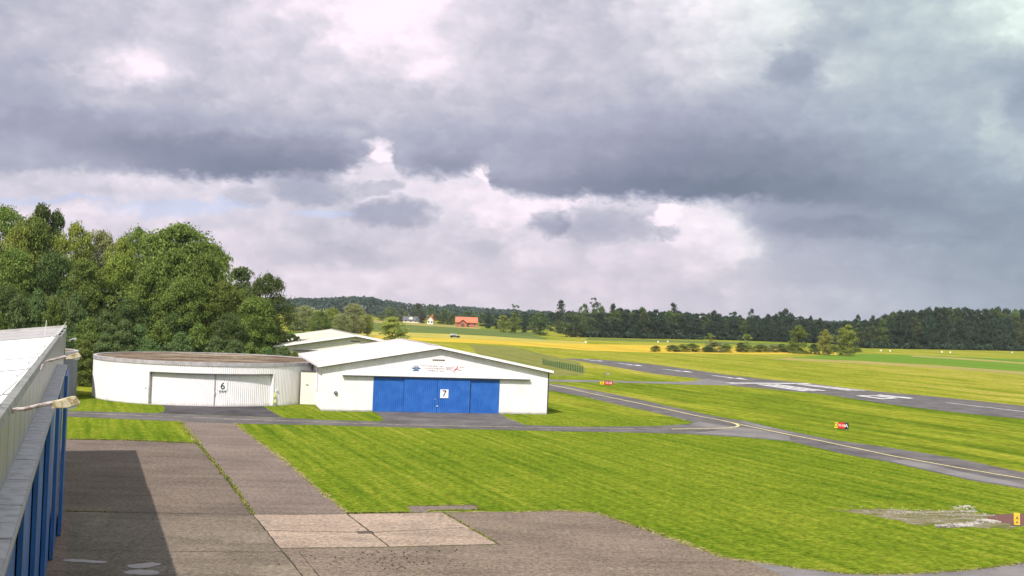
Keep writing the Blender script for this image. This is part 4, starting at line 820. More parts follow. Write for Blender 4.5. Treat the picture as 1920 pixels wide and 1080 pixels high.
# fascia panels
mb = MB(); k = DS
while k < DF - .1:
    L_ = min(1.9 if k < 40 else 3.0, DF - k); mb.box(LP(k, latF - .06, hL + .02), AX * (L_ - .07), NX * .06, Vector((0, 0, hT - hL - .04))); k += L_
mb.build('fascia', M['greygreen'], LHG)
mb = MB(); mb.box(LP(DS, latF - .10, hL + .0), AX * (DF - DS - .05), NX * .035, Vector((0, 0, hT - hL - .03))); mb.build('fascia_backing', M['dark'], LHG)
# coping ledge over the doors
mb = MB(); k = DS
while k < DE:
    L_ = min(2.55, DE - k); mb.prism([LP(k, latL, hL - .06), LP(k, latL, hL), LP(k, latF - .02, hL + .02), LP(k, latF - .02, hL - .06)], AX * (L_ - .06)); k += 2.55
mb.build('coping', M['ledge'], LHG)
mb = MB(); mb.box(LP(DS, latL + .003, hL - .11), AX * (DE - DS), NX * .02, Vector((0, 0, .10))); mb.build('drip_edge', M['greygreen'], LHG)
mb = MB(); mb.box(LP(DS, latF - 1.6, hL - .20), AX * (DE - DS), NX * (latL - latF + 1.58), Vector((0, 0, .09))); mb.build('soffit', M['dark'], LHG)
# wall behind doors, gable/rear walls
mb = MB(); mb.box(LP(DS, latF - 1.9, 0), AX * (DE - DS), NX * .2, Vector((0, 0, hL))); mb.box(LP(DS, latF - WL, 0), AX * (DF - DS), NX * .2, Vector((0, 0, rL(latF - WL) - .05)))
mb.prism([LP(DF - .2, latF - .02, 0), LP(DF - .2, latF - .02, hT - .03), LP(DF - .2, latF - WL, rL(latF - WL) - .05), LP(DF - .2, latF - WL, 0)], AX * .2)
mb.box(LP(DE, latF - .12, 0), AX * (DF - DE - .2), NX * .05, Vector((0, 0, hL + .04))); mb.box(LP(DE, latF - 1.9, 0), AX * .05, NX * 1.8, Vector((0, 0, hL)))
mb.build('wall', M['greygreen'], LHG)
mb = MB(); mb.box(LP(DE + .01, latL - .06, 0), AX * .06, NX * .06, Vector((0, 0, hL - .06))); mb.build('corner_post', M['steel'], LHG)
# staggered blue leaves, each a deeply ribbed sheet with a dark end face
for i in range(9):
    D1 = 57.3 - 4.75 * i; D0 = D1 - 4.9; lat = -.665 - .165 * i + (.02 if i == 0 else 0)
    if D0 < DS: break
    mb = MB(); mb.box(LP(D0, lat - .13, .05), AX * (D1 - D0), NX * .11, Vector((0, 0, hL - .28)))
    k = D0
    while k < D1 - .3: mb.prism([LP(k, lat - .02, .05), LP(k + .12, lat, .05), LP(k + .30, lat, .05), LP(k + .42, lat - .02, .05)], Vector((0, 0, hL - .28))); k += .6
    d = mb.build('door_leaf', M['bluedoor'], LHG)
    mb = MB(); mb.box(LP(D0 + .003, lat - .002, .05), AX * .07, NX * .012, Vector((0, 0, hL - .28))); mb.build('edge_strip', M['blueshade'], d)
    mb = MB(); mb.box(LP(D0 - .004, lat - .135, .0), AX * (D1 - D0), NX * .125, Vector((0, 0, .05))); mb.build('bottom_rail', M['black'], d)
# lightning conductor wire looping along the flashing
mb = MB(); pts = []; k = 14.0
while k < 59.4:
    s = (k % 5.4) / 5.4; lat = latA - .05 + .10 * (0 if s < .12 else (s - .12) / .88) * .9; pts.append(LP(k, lat - .04, hT + .15 + (.05 if s < .1 else 0))); k += .45
mb.tube(pts, .016, 5); mb.build('lightning_wire', M['cable'], LHG)
mb = MB(); b0 = LP(60.2, latF - .25, hT); tp = hit(125, 603, b0, AX); mb.tube([b0, tp], .022, 6, .008); mb.build('lightning_rod', M['cable'], LHG)
mb = MB(); mb.tube([b0 + AX * 1.2 - NX * .5, b0 + AX * 1.2 - NX * .45 + Vector((0, 0, .75))], .014, 5); mb.build('lightning_rod', M['cable'], LHG)
def flood(D, pxs, label, m=M['lichen'], pm=M['rust'], sc=1.0, lens=True):
    """arm lamp at distance D along the roof edge; pxs: polyline of the arm, then head corners (pixels)"""
    P = [hit(x, y, LP(D, 0, 0), AX) for x, y in pxs['arm']]
    root = empty('floodlight', P[0], label=label, cat='floodlight', group='floodlights on arms along the roof edge')
    mb = MB(); mb.tube(P, .035 * sc, 8); mb.build('arm', pm, root)
    Q = [hit(x, y, LP(D, 0, 0), AX) for x, y in pxs['head']]; dep = .20 * sc
    mb = MB(); c = sum(Q, Vector()) / len(Q)
    mb.prism([q - AX * dep / 2 for q in Q], AX * dep)
    # bevel-like raised lid
    mb.prism([c + (q - c) * .86 - AX * dep * .62 for q in Q], AX * dep * 1.24)
    hd = mb.build('lamp_head', m, root)
    if lens:
        L_ = [hit(x, y, LP(D, 0, 0), AX) for x, y in pxs['lens']]; mb = MB(); mb.prism([q - AX * dep * .4 for q in L_], AX * dep * .8); mb.build('lens', M['signwhite'], hd)
    return root
flood(21.5, {'arm': [(24, 775), (23, 767), (30, 767.5), (46, 767), (70, 761), (99, 755)], 'head': [(97, 765), (99, 752.5), (136, 743), (142, 743.5), (150, 754), (149, 758), (124, 764.5)], 'lens': [(125, 764), (148, 757), (143, 764), (131, 768)]}, 'near floodlight with lichen stained head on a rusty arm over the blue doors')
flood(33, {'arm': [(77, 695), (80, 685), (87, 677), (96, 675.5), (124, 668)], 'head': [(123, 673.5), (124, 668), (143, 661.5), (148, 662), (152.5, 668), (151, 670), (137, 673)], 'lens': [(138, 672.8), (151, 669.8), (149, 673.5), (142, 675)]}, 'middle floodlight with tan head reaching past the corner of the left hangar', sc=1.0)
flood(70, {'arm': [(127, 640.5), (133, 637), (139, 634.5)], 'head': [(137, 636), (138, 633.8), (142, 633.2), (144, 636), (141, 638.3)], 'lens': []}, 'small far floodlight with round grey head at the end of the left hangar', m=M['rim'], pm=M['rim'], lens=False, sc=.9)

# ------------------------------------------------------------------ signs, marker, fence
def taxi_sign(corners, panels, label, depth=.12):
    """corners: bottom-left and bottom-right pixels on the ground, top pixel; panels: (start, end, material, text, text material)"""
    (x0, y0), (x1, y1), ytop = corners
    p0, p1 = G(x0, y0), G(x1, y1); hgt = at_y(x0, ytop, p0.y).z; u = (p1 - p0); W = u.length; u.normalize(); n = Vector((u.y, -u.x, 0)); up = Vector((0, 0, 1))
    root = empty('taxiway_sign', p0 + u * W / 2, label=label, cat='sign')
    mb = MB(); mb.box(p0 + up * .10, u * W, -n * depth, up * (hgt - .10)); cab = mb.build('cabinet', M['black'], root)
    for (a, b, m, tx, tm, size) in panels:
        mb = MB(); mb.box(p0 + u * (W * a + .012) + up * .13, u * (W * (b - a) - .024), n * .015, up * (hgt - .16)); pn = mb.build('face_panel', m, cab)
        if tx: text_mesh('lettering', tx, size, p0 + u * W * (a + b) / 2 + up * (.11 + (hgt - .1) / 2) + n * .02, u, up, tm, pn, .004)
    for k in (.12, .88):
        mb = MB(); mb.cbox(p0 + u * W * k - n * depth / 2, .06, .06, .12, u, n); mb.build('leg', M['steel'], root)
taxi_sign(((1564, 804.5), (1590, 807.0), 790.5), ((0, .27, M['signyellow'], 'D', M['black'], .52), (.27, .76, M['signred'], '10-28', M['signwhite'], .33), (.76, 1, M['black'], 'A', M['signyellow'] if False else M['signwhite'], .52)), 'yellow, red and black taxiway sign reading D 10-28 A in the grass')
taxi_sign(((1124, 722.5), (1149, 723.0), 714.2), ((0, .34, M['signyellow'], 'D', M['black'], .5), (.34, 1, M['signred'], '10-28', M['signwhite'], .45)), 'yellow and red taxiway sign in the grass near the runway link')
# yellow upright marker
p0 = G(1901, 985.5); p1 = G(1912.5, 986); hgt = at_y(1901, 962, p0.y).z; u = (p1 - p0); Wm = u.length; u.normalize(); n = Vector((u.y, -u.x, 0)); up = Vector((0, 0, 1))
mk = empty('marker_board', p0 + u * Wm / 2, label='upright yellow marker board standing on the soil patch at the right edge', cat='marker board')
mb = MB(); mb.prism([p0 + u * .02, p0 + u * Wm, p0 + u * (Wm - .03) + up * hgt, p0 - u * .01 + up * hgt], -n * .10); bd = mb.build('board', M['marker'], mk)
text_mesh('lettering', 'A', .24, p0 + u * Wm / 2 + up * hgt * .62 + n * .012, u, up, M['wood'], bd, .004); text_mesh('lettering', 'A', .20, p0 + u * Wm / 2 + up * hgt * .28 + n * .012, u, up, M['wood'], bd, .004)
mb = MB(); mb.cbox(p0 + u * Wm / 2 - n * .05, Wm * 1.5, .3, .04, u, n); mb.build('foot', M['dark'], mk)
# fence with green posts
fa, fb = G(1018, 684), G(1092, 699.5); fence = empty('fence', fa.lerp(fb, .5), label='low fence of dark green posts and netting on the rough grass bank', cat='fence'); NP = 19
for k in range(NP):
    q = fa.lerp(fb, (k / (NP - 1)) ** 1.0); mb = MB(); mb.tube([q, q + Vector((0, 0, 1.2))], .10, 6); mb.build('post', M['postgreen'], fence)
netm = bpy.data.materials.new('fence_net'); netm.use_nodes = True; t_ = NT(netm.node_tree); o_ = t_.n('ShaderNodeOutputMaterial'); b_ = t_.n('ShaderNodeBsdfPrincipled'); b_.inputs['Base Color'].default_value = (.07, .10, .03, 1); b_.inputs['Roughness'].default_value = .9; tr_ = t_.n('ShaderNodeBsdfTransparent'); mx_ = t_.n('ShaderNodeMixShader'); mx_.inputs[0].default_value = .16; t_.l(tr_.outputs[0], mx_.inputs[1]); t_.l(b_.outputs[0], mx_.inputs[2]); t_.l(mx_.outputs[0], o_.inputs[0])
mb = MB(); mb.box(fa + Vector((0, .03, .08)), fb - fa, Vector((0, .01, 0)), Vector((0, 0, .95))); mb.build('netting', netm, fence)
# small bird-like lump of turned earth kept as a molehill near the link
for (x, y, s) in ((1138, 702.5, .5),):
    q = G(x, y); mb = MB(); r7 = random.Random(3)
    ringpts = [[(q.x + math.cos(a * math.pi / 5) * s * r_ * r7.uniform(.8, 1.2), q.y + math.sin(a * math.pi / 5) * s * r_, z_) for a in range(10)] for r_, z_ in ((1.3, 0), (.9, .22), (.4, .42))]
    for a, b in zip(ringpts[:-1], ringpts[1:]):
        for k in range(10): mb.quad(a[k], a[(k + 1) % 10], b[(k + 1) % 10], b[k])
    mb.quad(*ringpts[-1]); tag(mb.build('earth_mound', M['soil'], origin=q), 'small brown mound of earth on the lawn near the fence', 'mound')
# far white field markers
for k, (x, y) in enumerate(((1652, 657.5), (1669, 657.8), (1766, 660.0), (1782, 660.7), (1868, 656.5), (1898, 661), (1098, 641.5), (1234, 641), (1252, 640.5))):
    q = G(x, y + 1.0); mb = MB(); mb.prism([(q.x - .3, q.y, 0), (q.x + .3, q.y, 0), (q.x + .25, q.y, .6), (q.x - .25, q.y, .6)], (0, .3, 0))
    tag(mb.build('field_marker', M['signwhite'], origin=q), 'small white boundary marker far off at the edge of the field', 'marker', 'white boundary markers along the far field')
# car far away in the field
cq = G(853, 633.5); D_ = cq.y; sc = 19.0 * D_ / F / 4.3
car = empty('parked_car', cq, label='dark car with pale windows driving through the far yellow field', cat='car'); cu = Vector((1, .04, 0)).normalized(); cv = Vector((-cu.y, cu.x, 0))
cp = lambda a, b, z: cq + (cu * a + cv * b + Vector((0, 0, z))) * sc
def side(pr, b0, b1): mb = MB(); mb.prism([cp(a, b0, z) for a, z in pr], cv * (b1 - b0) * sc); return mb
side([(-2.1, .35), (2.1, .35), (2.15, .75), (1.9, .92), (1.1, 1.02), (-2.1, 1.05)], -.85, .85).build('body', M['cardark'], car)
side([(-2.05, 1.05), (1.05, 1.02), (.45, 1.62), (-1.8, 1.66)], -.75, .75).build('cabin', M['carwhite'], car)
side([(-1.6, 1.12), (.7, 1.10), (.35, 1.50), (-1.5, 1.52)], -.77, .77).build('window', M['blueshade'], car)
for a in (-1.35, 1.3):
    for b in (-.86, .66): mb = MB(); mb.tube([cp(a, b, .33), cp(a, b + .2, .33)], .33 * sc, 14); mb.build('wheel', M['rubber'], car)

# ------------------------------------------------------------------ farm buildings
def gable_house(base_px, wpx, eave_px, ridge_px, depth, label, wm, rm, ang=0.0, name='farm_house', chim=False, gable_front=False, dorm=False):
    c = G(*base_px); k = c.y / F; W = wpx * k; he = (base_px[1] - eave_px) * k; hr = (base_px[1] - ridge_px) * k
    u = Vector((math.cos(ang), math.sin(ang), 0)); v = Vector((-u.y, u.x, 0)); root = empty(name, c, label=label, cat='house' if name != 'barn' else 'barn')
    p = lambda a, b, z: c + u * a + v * b + Vector((0, 0, z)); up = Vector((0, 0, 1))
    mb = MB()
    if gable_front: mb.prism([p(-W / 2, 0, 0), p(W / 2, 0, 0), p(W / 2, 0, he), p(0, 0, hr), p(-W / 2, 0, he)], v * depth)
    else: mb.prism([p(-W / 2, 0, 0), p(-W / 2, depth, 0), p(-W / 2, depth, he), p(-W / 2, depth / 2, hr), p(-W / 2, 0, he)], u * W)
    wall = mb.build('wall', wm, root); mb = MB(); t = .35
    if gable_front:
        for s in (-1, 1): mb.prism([p(s * (W / 2 + .6), -.5, he - .4), p(0, -.5, hr + .05), p(0, -.5, hr + .05 + t), p(s * (W / 2 + .6), -.5, he - .4 + t)], v * (depth + 1))
    else:
        for s in (0, 1):
            b0 = -.6 if s == 0 else depth + .6; mb.prism([p(-W / 2 - .4, b0, he - .25), p(-W / 2 - .4, depth / 2, hr + .05), p(-W / 2 - .4, depth / 2, hr + .05 + t), p(-W / 2 - .4, b0, he - .25 + t)], u * (W + .8))
    roof = mb.build('roof', rm, root)
    if chim: mb = MB(); mb.box(p(W * .15, depth * .45, hr - .5), u * .9, v * .9, up * 2); mb.build('chimney', M['brick'], roof)
    if dorm: mb = MB(); mb.prism([p(-1.5, .8, he + .4), p(1.5, .8, he + .4), p(1.5, .8, he + 1.8), p(0, .8, he + 2.6), p(-1.5, .8, he + 1.8)], v * 3); mb.build('dormer', M['render'], roof)
    n = max(2, int(W / 3.2))
    for i in range(n):
        mb = MB(); x = -W / 2 + W * (i + .5) / n; mb.box(p(x - .55, -.04, he * .38), u * 1.1, v * .05, up * min(1.4, he * .4)); w_ = mb.build('window', M['glass'], root)
        mb = MB(); mb.box(p(x - .65, -.07, he * .38 - .12), u * 1.3, v * .1, up * .12); mb.build('sill', M['signwhite'], w_)
    return root, p, W, he, hr
gable_house((770, 605.0), 29, 600.5, 594.5, 11, 'low farmhouse with dark slate roof and white walls among trees', M['render'], M['slate'], .05, dorm=True)
gable_house((806.5, 608.0), 11, 600.5, 593.0, 10, 'white walled house with red gable roof between the farm trees', M['render'], M['redtile'], .0, gable_front=True, chim=True)
rb_, pb_, Wb, heb, hrb = gable_house((874.5, 613.0), 40, 604.5, 595.8, 14, 'long brick barn with bright red tiled roof and front gable', M['brick'], M['redtile'], .05, name='barn')
mb = MB(); ca = -Wb * .18; hw = Wb * .20
mb.prism([pb_(ca - hw, -3.2, 0), pb_(ca + hw, -3.2, 0), pb_(ca + hw, -3.2, heb * .75), pb_(ca, -3.2, heb * 1.5), pb_(ca - hw, -3.2, heb * .75)], Vector((0, 5, 0))); wing = mb.build('front_gable', M['brick'], rb_)
mb = MB()
for s in (-1, 1): mb.prism([pb_(ca + s * (hw + .5), -3.8, heb * .66), pb_(ca, -3.8, heb * 1.52), pb_(ca, -3.8, heb * 1.52 + .3), pb_(ca + s * (hw + .5), -3.8, heb * .66 + .3)], Vector((0, 6, 0)))
mb.build('gable_roof', M['wood'], wing); mb = MB(); mb.box(pb_(ca - hw * .4, -3.26, 0), Vector((hw * .8, 0, 0)), Vector((0, .05, 0)), Vector((0, 0, heb * .7))); mb.build('barn_door', M['wood'], wing)

# ------------------------------------------------------------------ trees
def crown_mesh(name, seed, nb, per, leaf, shape, wr=.62, z0=.12, br=.15):
    """unit-height crown built from many clumps of leaf cards; wr = width / height"""
    rg = np.random.default_rng(seed); cs = []; rs = []
    ph = rg.uniform(0, 6.28, 4)
    def prof(t):
        if shape == 'round': return np.sqrt(max(0, 1 - (2 * t - .92) ** 2 / 1.18)) if t < .96 else .25
        if shape == 'cone': return max(.08, (1 - t) ** .75 * (.35 + .65 * min(1, t * 6)))
        if shape == 'tall': return max(.12, np.sin(np.pi * (t * .88 + .10)) ** .55)
        if shape == 'shrub': return max(.15, (1 - t ** 2.2) ** .6)
        if shape == 'vase': return max(.2, (t + .18) ** .7 * (1.0 if t < .8 else (1.25 - t * 1.0) * 2.2 + .12))
        return 1
    while len(cs) < nb:
        t = rg.uniform(0, 1); a = rg.uniform(0, 6.283); lob = 1 + .16 * np.sin(3 * a + ph[0] + 4 * t) + .12 * np.sin(5 * a + ph[1] - 7 * t)
        R = prof(t) * wr / 2 * lob; r = R * (rg.uniform(.05, 1) ** .5)
        b = br * rg.uniform(.55, 1.25) * (.75 if t > .85 else 1)
        if rg.uniform() < .5 and R < b * .7: continue
        r = max(0, r - b * .45); z = z0 + (1 - z0) * t; z = min(z, 1 - b * .55)
        cs.append((r * np.cos(a), r * np.sin(a), z)); rs.append(b)
    cs = np.array(cs); rs = np.array(rs); N = nb * per; idx = np.repeat(np.arange(nb), per)
    d = rg.normal(size=(N, 3)); d /= np.linalg.norm(d, axis=1)[:, None]
    d[:, 2] = np.where(d[:, 2] < -.3, -d[:, 2] * .6, d[:, 2]); rad = rs[idx] * rg.uniform(.62, 1.12, N) * (1 + .22 * np.sin(d[:, 0] * 6 + idx) * np.cos(d[:, 1] * 5 + idx))
    c = cs[idx] + d * rad[:, None] * np.array([1, 1, .82]); c[:, 2] = np.maximum(c[:, 2], .015)
    nrm = d * .8 + rg.normal(size=(N, 3)) * .65 + np.array([0, 0, .25]); nrm /= np.linalg.norm(nrm, axis=1)[:, None]
    a = np.cross(nrm, rg.normal(size=(N, 3))); a /= np.linalg.norm(a, axis=1)[:, None]; b = np.cross(nrm, a)
    s = leaf * rg.uniform(.55, 1.35, N)[:, None]; e = rg.uniform(.55, .95, N)[:, None]
    V = np.stack([c - a * s, c - b * s * e * .8 + nrm * s * .18, c + a * s, c + b * s * e * .8 + nrm * s * .18], 1).reshape(-1, 3)
    me = bpy.data.meshes.new(name); me.vertices.add(4 * N); me.vertices.foreach_set('co', V.astype(np.float32).ravel()); me.loops.add(4 * N); me.loops.foreach_set('vertex_index', np.arange(4 * N, dtype=np.int32))
    me.polygons.add(N); me.polygons.foreach_set('loop_start', np.arange(0, 4 * N, 4, dtype=np.int32)); me.polygons.foreach_set('loop_total', np.full(N, 4, np.int32)); me.update(calc_edges=True)
    return me, cs, rs
def trunk_mesh(name, cs, seed, m, tr=.018, top=.8, nl=7):
    r_ = random.Random(seed); mb = MB(); pts = [(0, 0, -.01), (r_.uniform(-.01, .01), r_.uniform(-.01, .01), .2), (r_.uniform(-.02, .02), r_.uniform(-.02, .02), .45), (0, 0, top)]
    mb.tube(pts, tr, 7, tr * .25)
    for k in range(nl):
        c = cs[r_.randrange(len(cs))]; z = max(.1, c[2] - r_.uniform(.12, .3)); mb.tube([(0, 0, z), (c[0] * .5, c[1] * .5, (z + c[2]) / 2 + .0), (c[0] * .95, c[1] * .95, c[2])], tr * .45, 5, tr * .12)
    me = bpy.data.meshes.new(name); me.from_pydata(mb.v, [], mb.f); me.materials.append(m); return me
PROTO = {}
SPEC = {  # shape: (seeds, clumps, cards per clump, leaf size, shape, width ratio, crown base, clump radius)
 'broad': ((1, 2, 3, 4), 200, 150, .0108, 'round', .82, .06, .108),
 'tall': ((11, 12, 13), 110, 150, .0115, 'tall', .55, .06, .100),
 'shrub': ((21, 22, 23), 80, 150, .018, 'shrub', .85, .0, .14),
 'far': ((31, 32, 33, 34, 35), 64, 62, .024, 'round', .80, .02, .150),
 'fartall': ((41, 42, 43), 46, 62, .022, 'tall', .56, .02, .125),
 'open': ((51, 52), 26, 45, .022, 'vase', .62, .45, .085),
 'sapling': ((61, 62), 34, 40, .020, 'round', .72, .22, .09),
}
for k, (seeds, nb, per, leaf, shp, wr, z0, br) in SPEC.items():
    for s in seeds:
        me, cs, rs = crown_mesh('crown_' + k, s, nb, per, leaf, shp, wr, z0, br)
        PROTO.setdefault(k, []).append((me, trunk_mesh('trunk_' + k, cs, s, M['bark'] if k != 'open' else M['bark'], {'open': .014, 'shrub': .012, 'sapling': .012}.get(k, .018)), wr))
MESHC = {}
trnd = random.Random(77)
def tree(x, ytop, Y, hw, kind='mid', shape='broad', label=None, group=None, name='tree', cat='tree', pi=None, base=0.0, trunkm=None):
    """x, ytop: pixel of the crown's top; Y: distance; hw: half width in pixels"""
    p = at_y(x, ytop, Y); hgt = max(1.0, p.z); L = PROTO[shape]; i = trnd.randrange(len(L)) if pi is None else pi % len(L); me, tm, wr = L[i]
    key = (shape, i, kind)
    if key not in MESHC: mc = me.copy(); mc.materials.append(LM[kind]); MESHC[key] = mc
    W = 2 * hw * Y / F; foot = at_y(x, 600, Y); rt = empty(name, (p.x, Y, 0), label=label, cat=cat, group=group)
    sx = W / wr; c = bpy.data.objects.new('crown', MESHC[key]); C.objects.link(c); c.parent = rt; c.scale = (sx, sx, hgt); c.rotation_euler[2] = trnd.uniform(0, 6.28)
    t = bpy.data.objects.new('trunk', tm); C.objects.link(t); t.parent = rt; t.scale = (sx, sx, hgt); t.rotation_euler[2] = c.rotation_euler[2]
    if trunkm: t.data = tm.copy(); t.data.materials.clear(); t.data.materials.append(trunkm)
    return rt
# the wood behind the round hangar: tall trees, named from left to right
TALL = [(8, 392, 168, 62, 'mid', 'broad', 'tall broad tree cut by the left edge of the photo in the wood'),
 (78, 386, 182, 30, 'dark', 'tall', 'tall dark narrow tree rising highest behind the left wood'),
 (108, 400, 184, 24, 'dark', 'tall', 'dark narrow tree just right of the highest one in the wood'),
 (60, 412, 160, 50, 'mid', 'broad', 'mid green tree in front of the dark narrow ones'),
 (143, 424, 160, 42, 'light', 'broad', 'light yellow green tree standing right of the dark narrow trees'),
 (192, 438, 165, 44, 'pale', 'broad', 'pale silvery tree between light green and mid green crowns'),
 (258, 430, 166, 46, 'mid', 'broad', 'mid green tree left of the biggest rounded crown'),
 (338, 426, 154, 88, 'mid', 'broad', 'biggest rounded tree with dense crown above the round hangar'),
 (400, 462, 160, 48, 'mid', 'broad', 'tree forming the right shoulder of the biggest rounded crown'),
 (455, 503, 215, 34, 'forest_green', 'tall', 'bluish green tree seen farther back in the gap'),
 (503, 516, 150, 46, 'dark', 'broad', 'dark green tree at the right end of the left wood'),
 (480, 560, 146, 44, 'mid', 'broad', 'sunlit lower tree beside the dark tree at the wood end')]
for i, (x, y, Y, hw, k, s, lb) in enumerate(TALL): tree(x, y, Y, hw * 1.12, k, s, lb, pi=i)
MIDR = [(30, 470, 152, 55, 'mid'), (100, 478, 154, 50, 'dark'), (165, 490, 152, 48, 'mid'), (225, 480, 156, 46, 'light'), (285, 500, 148, 50, 'mid'), (350, 520, 146, 56, 'mid'), (300, 446, 160, 44, 'mid'), (228, 452, 158, 42, 'light'), (385, 480, 150, 46, 'mid'), (330, 470, 150, 60, 'mid'), (455, 545, 150, 34, 'mid'), (40, 430, 158, 50, 'light'), (420, 530, 148, 44, 'mid'), (10, 540, 146, 50, 'dark'), (-60, 430, 160, 60, 'mid'), (250, 560, 146, 46, 'dark'), (430, 590, 142, 40, 'dark'), (140, 560, 150, 45, 'dark'), (330, 590, 144, 45, 'dark')]
for i, (x, y, Y, hw, k) in enumerate(MIDR): tree(x, y, Y, hw, k, 'broad', 'tree in the closed middle storey of the wood behind the round hangar', 'middle storey trees of the left wood')
SHR = [(-10, 575, 138, 32), (34, 556, 140, 30), (70, 544, 142, 28), (100, 560, 140, 24), (142, 552, 141, 28), (120, 612, 135, 26), (165, 596, 139, 30), (200, 585, 141, 30), (235, 604, 140, 30), (160, 640, 133.5, 26), (200, 628, 137, 30), (262, 612, 141, 28), (300, 604, 141, 30), (280, 636, 138, 26), (340, 624, 141, 30), (372, 610, 143, 30), (405, 634, 141, 28), (440, 640, 139, 28), (470, 646, 140, 26), (500, 653, 141, 26), (530, 650, 143, 26), (552, 662, 140, 20), (320, 645, 138, 26), (20, 620, 132, 30), (60, 620, 134, 30)]
for i, (x, y, Y, hw) in enumerate(SHR): tree(x, y, Y - 2, hw * 1.1, 'shrub' if i % 3 else 'mid', 'shrub', 'leafy green willow shrub in the row behind the round hangar', 'willow shrubs in front of the wood', name='shrub', cat='shrub')
# willows beyond the rear hangar
for i, (x, y, Y, hw, k, lb) in enumerate([(572, 574, 430, 28, 'pale', 'leftmost grey green willow beyond the rear hangar'), (600, 584, 410, 24, 'mid', 'low dark green tree second from left beyond the rear hangar'), (622, 577, 425, 18, 'light', 'small lighter tree between the grey green willows'), (640, 590, 405, 20, 'pale', 'small grey green bush below the tallest willow'), (664, 570, 415, 26, 'pale', 'tallest grey green willow beyond the rear hangar'), (690, 590, 420, 13, 'light', 'thin pale green tree at the right end of the willows'), (553, 590, 440, 18, 'dark', 'dark green bush at the left end of the willows')]):
    tree(x, y, Y, hw, k, 'broad', lb, pi=i)
tree(738, 596, 320, 34, 'yellow', 'shrub', 'lone yellow green sapling above the white hangar roof')
# trees round the farm
for i, (x, y, Y, hw, k) in enumerate([(733, 577, 940, 15, 'mid'), (752, 581, 930, 12, 'forest_brown'), (785, 570, 960, 14, 'forest_brown'), (808, 576, 960, 11, 'forest_green'), (792, 588, 880, 9, 'purple'), (833, 580, 850, 21, 'forest_green'), (848, 588, 840, 11, 'forest_green'), (762, 588, 950, 10, 'shrub'), (903, 588, 830, 13, 'forest_green'), (880, 584, 930, 20, 'forest_green'), (716, 588, 960, 12, 'forest_green'), (920, 590, 800, 12, 'forest_green')]):
    tree(x, y, Y, hw, k, 'far', 'broad tree standing around the farm buildings', 'trees around the farm')
# single trees in front of the middle wood
for i, (x, y, Y, hw, k, s, lb) in enumerate([(945, 592, 610, 14, 'light', 'far', 'pale green tree left of the clump before the middle wood'), (966, 588, 590, 15, 'mid', 'far', 'sunlit mid green tree in the clump before the middle wood'), (985, 590, 620, 12, 'forest', 'far', 'dark tree behind the sunlit clump'), (1013, 588, 560, 22, 'forest_green', 'far', 'dark rounded tree with visible trunk before the middle wood'), (1072, 587, 550, 30, 'forest_brown', 'far', 'wide olive green oak before the middle wood'), (1051, 564, 640, 11, 'forest', 'fartall', 'tall narrow dark tree standing above the middle wood'), (966, 571, 700, 9, 'forest_brown', 'open', 'thin brownish tree poking above the far ridge'), (1116, 559, 640, 13, 'forest_brown', 'open', 'thin brown crowned tree standing highest over the middle wood'), (1096, 571, 620, 12, 'forest_green', 'far', 'pale green tree beside the highest brown crown'), (1128, 575, 610, 14, 'forest_green', 'far', 'green tree right of the highest brown crown'), (1150, 571, 630, 9, 'forest', 'far', 'dark rounded crown rising over the middle wood'), (1263, 569, 640, 11, 'forest', 'far', 'dark lone crown rising high over the wood right of centre')]):
    tree(x, y, Y, hw, k, s, lb, pi=i)
for (x, y, hw) in ((1339, 583, 13), (1376, 585, 13), (1410, 580, 10), (1440, 590, 9), (1455, 589, 9), (1473, 580, 15), (1520, 593, 9), (1538, 597, 10), (1609, 591, 11), (1637, 592, 9), (1662, 590, 12)): tree(x, y, 640, hw, 'forest', 'far', 'dark open crown standing above the tree line of the wood', 'emergent crowns above the wood')
# dense forest edge: front rows as single trees
prof = [(1085, 600), (1110, 590), (1140, 584), (1165, 582), (1200, 581), (1230, 585), (1270, 585), (1310, 589), (1350, 592), (1400, 595), (1440, 595), (1480, 593), (1520, 600), (1560, 604), (1600, 601), (1630, 600), (1660, 594), (1690, 585), (1720, 583), (1745, 580), (1775, 577), (1800, 580), (1825, 582), (1850, 584), (1870, 580), (1895, 582), (1925, 584), (1990, 584)]
def topy(x): return float(np.interp(x, [a for a, b in prof], [b for a, b in prof]))
bprof = [(1085, 632), (1200, 635), (1330, 637), (1450, 640), (1560, 645), (1620, 653), (1920, 658.5), (2000, 660)]
def basey(x): return float(np.interp(x, [a for a, b in bprof], [b for a, b in bprof]))
frnd = random.Random(5)
for row, (dD, dy, st) in enumerate(((3, 9, 15), (12, 2, 14), (22, -1, 14))):
    x = 1092 + row * 6
    while x < 1975:
        Y = G(x, basey(x)).y + dD + frnd.uniform(-2, 2); hw = frnd.uniform(12, 17); k = frnd.choices(['forest', 'forest_green', 'forest_brown'], [6, 3.0 if x < 1320 else 1.0, 1.0])[0]
        yt = topy(x) + dy * frnd.uniform(.2, 2.4) + frnd.uniform(-2.5, 2.5) * (row > 0)
        tree(x, yt, Y, hw, k, 'far' if frnd.random() < .75 else 'fartall', 'dark green tree in the dense forest edge across the airfield', 'trees of the dense forest edge', trunkm=M['palebark'] if frnd.random() < .12 else None); x += st * frnd.uniform(.8, 1.3)
for x in np.arange(915, 1100, 17): tree(float(x), 584 + frnd.uniform(0, 5), 720 + frnd.uniform(-15, 15), 13, 'forest', 'far', 'dark tree in the wood line between the barn and the middle wood', 'trees between barn and middle wood')
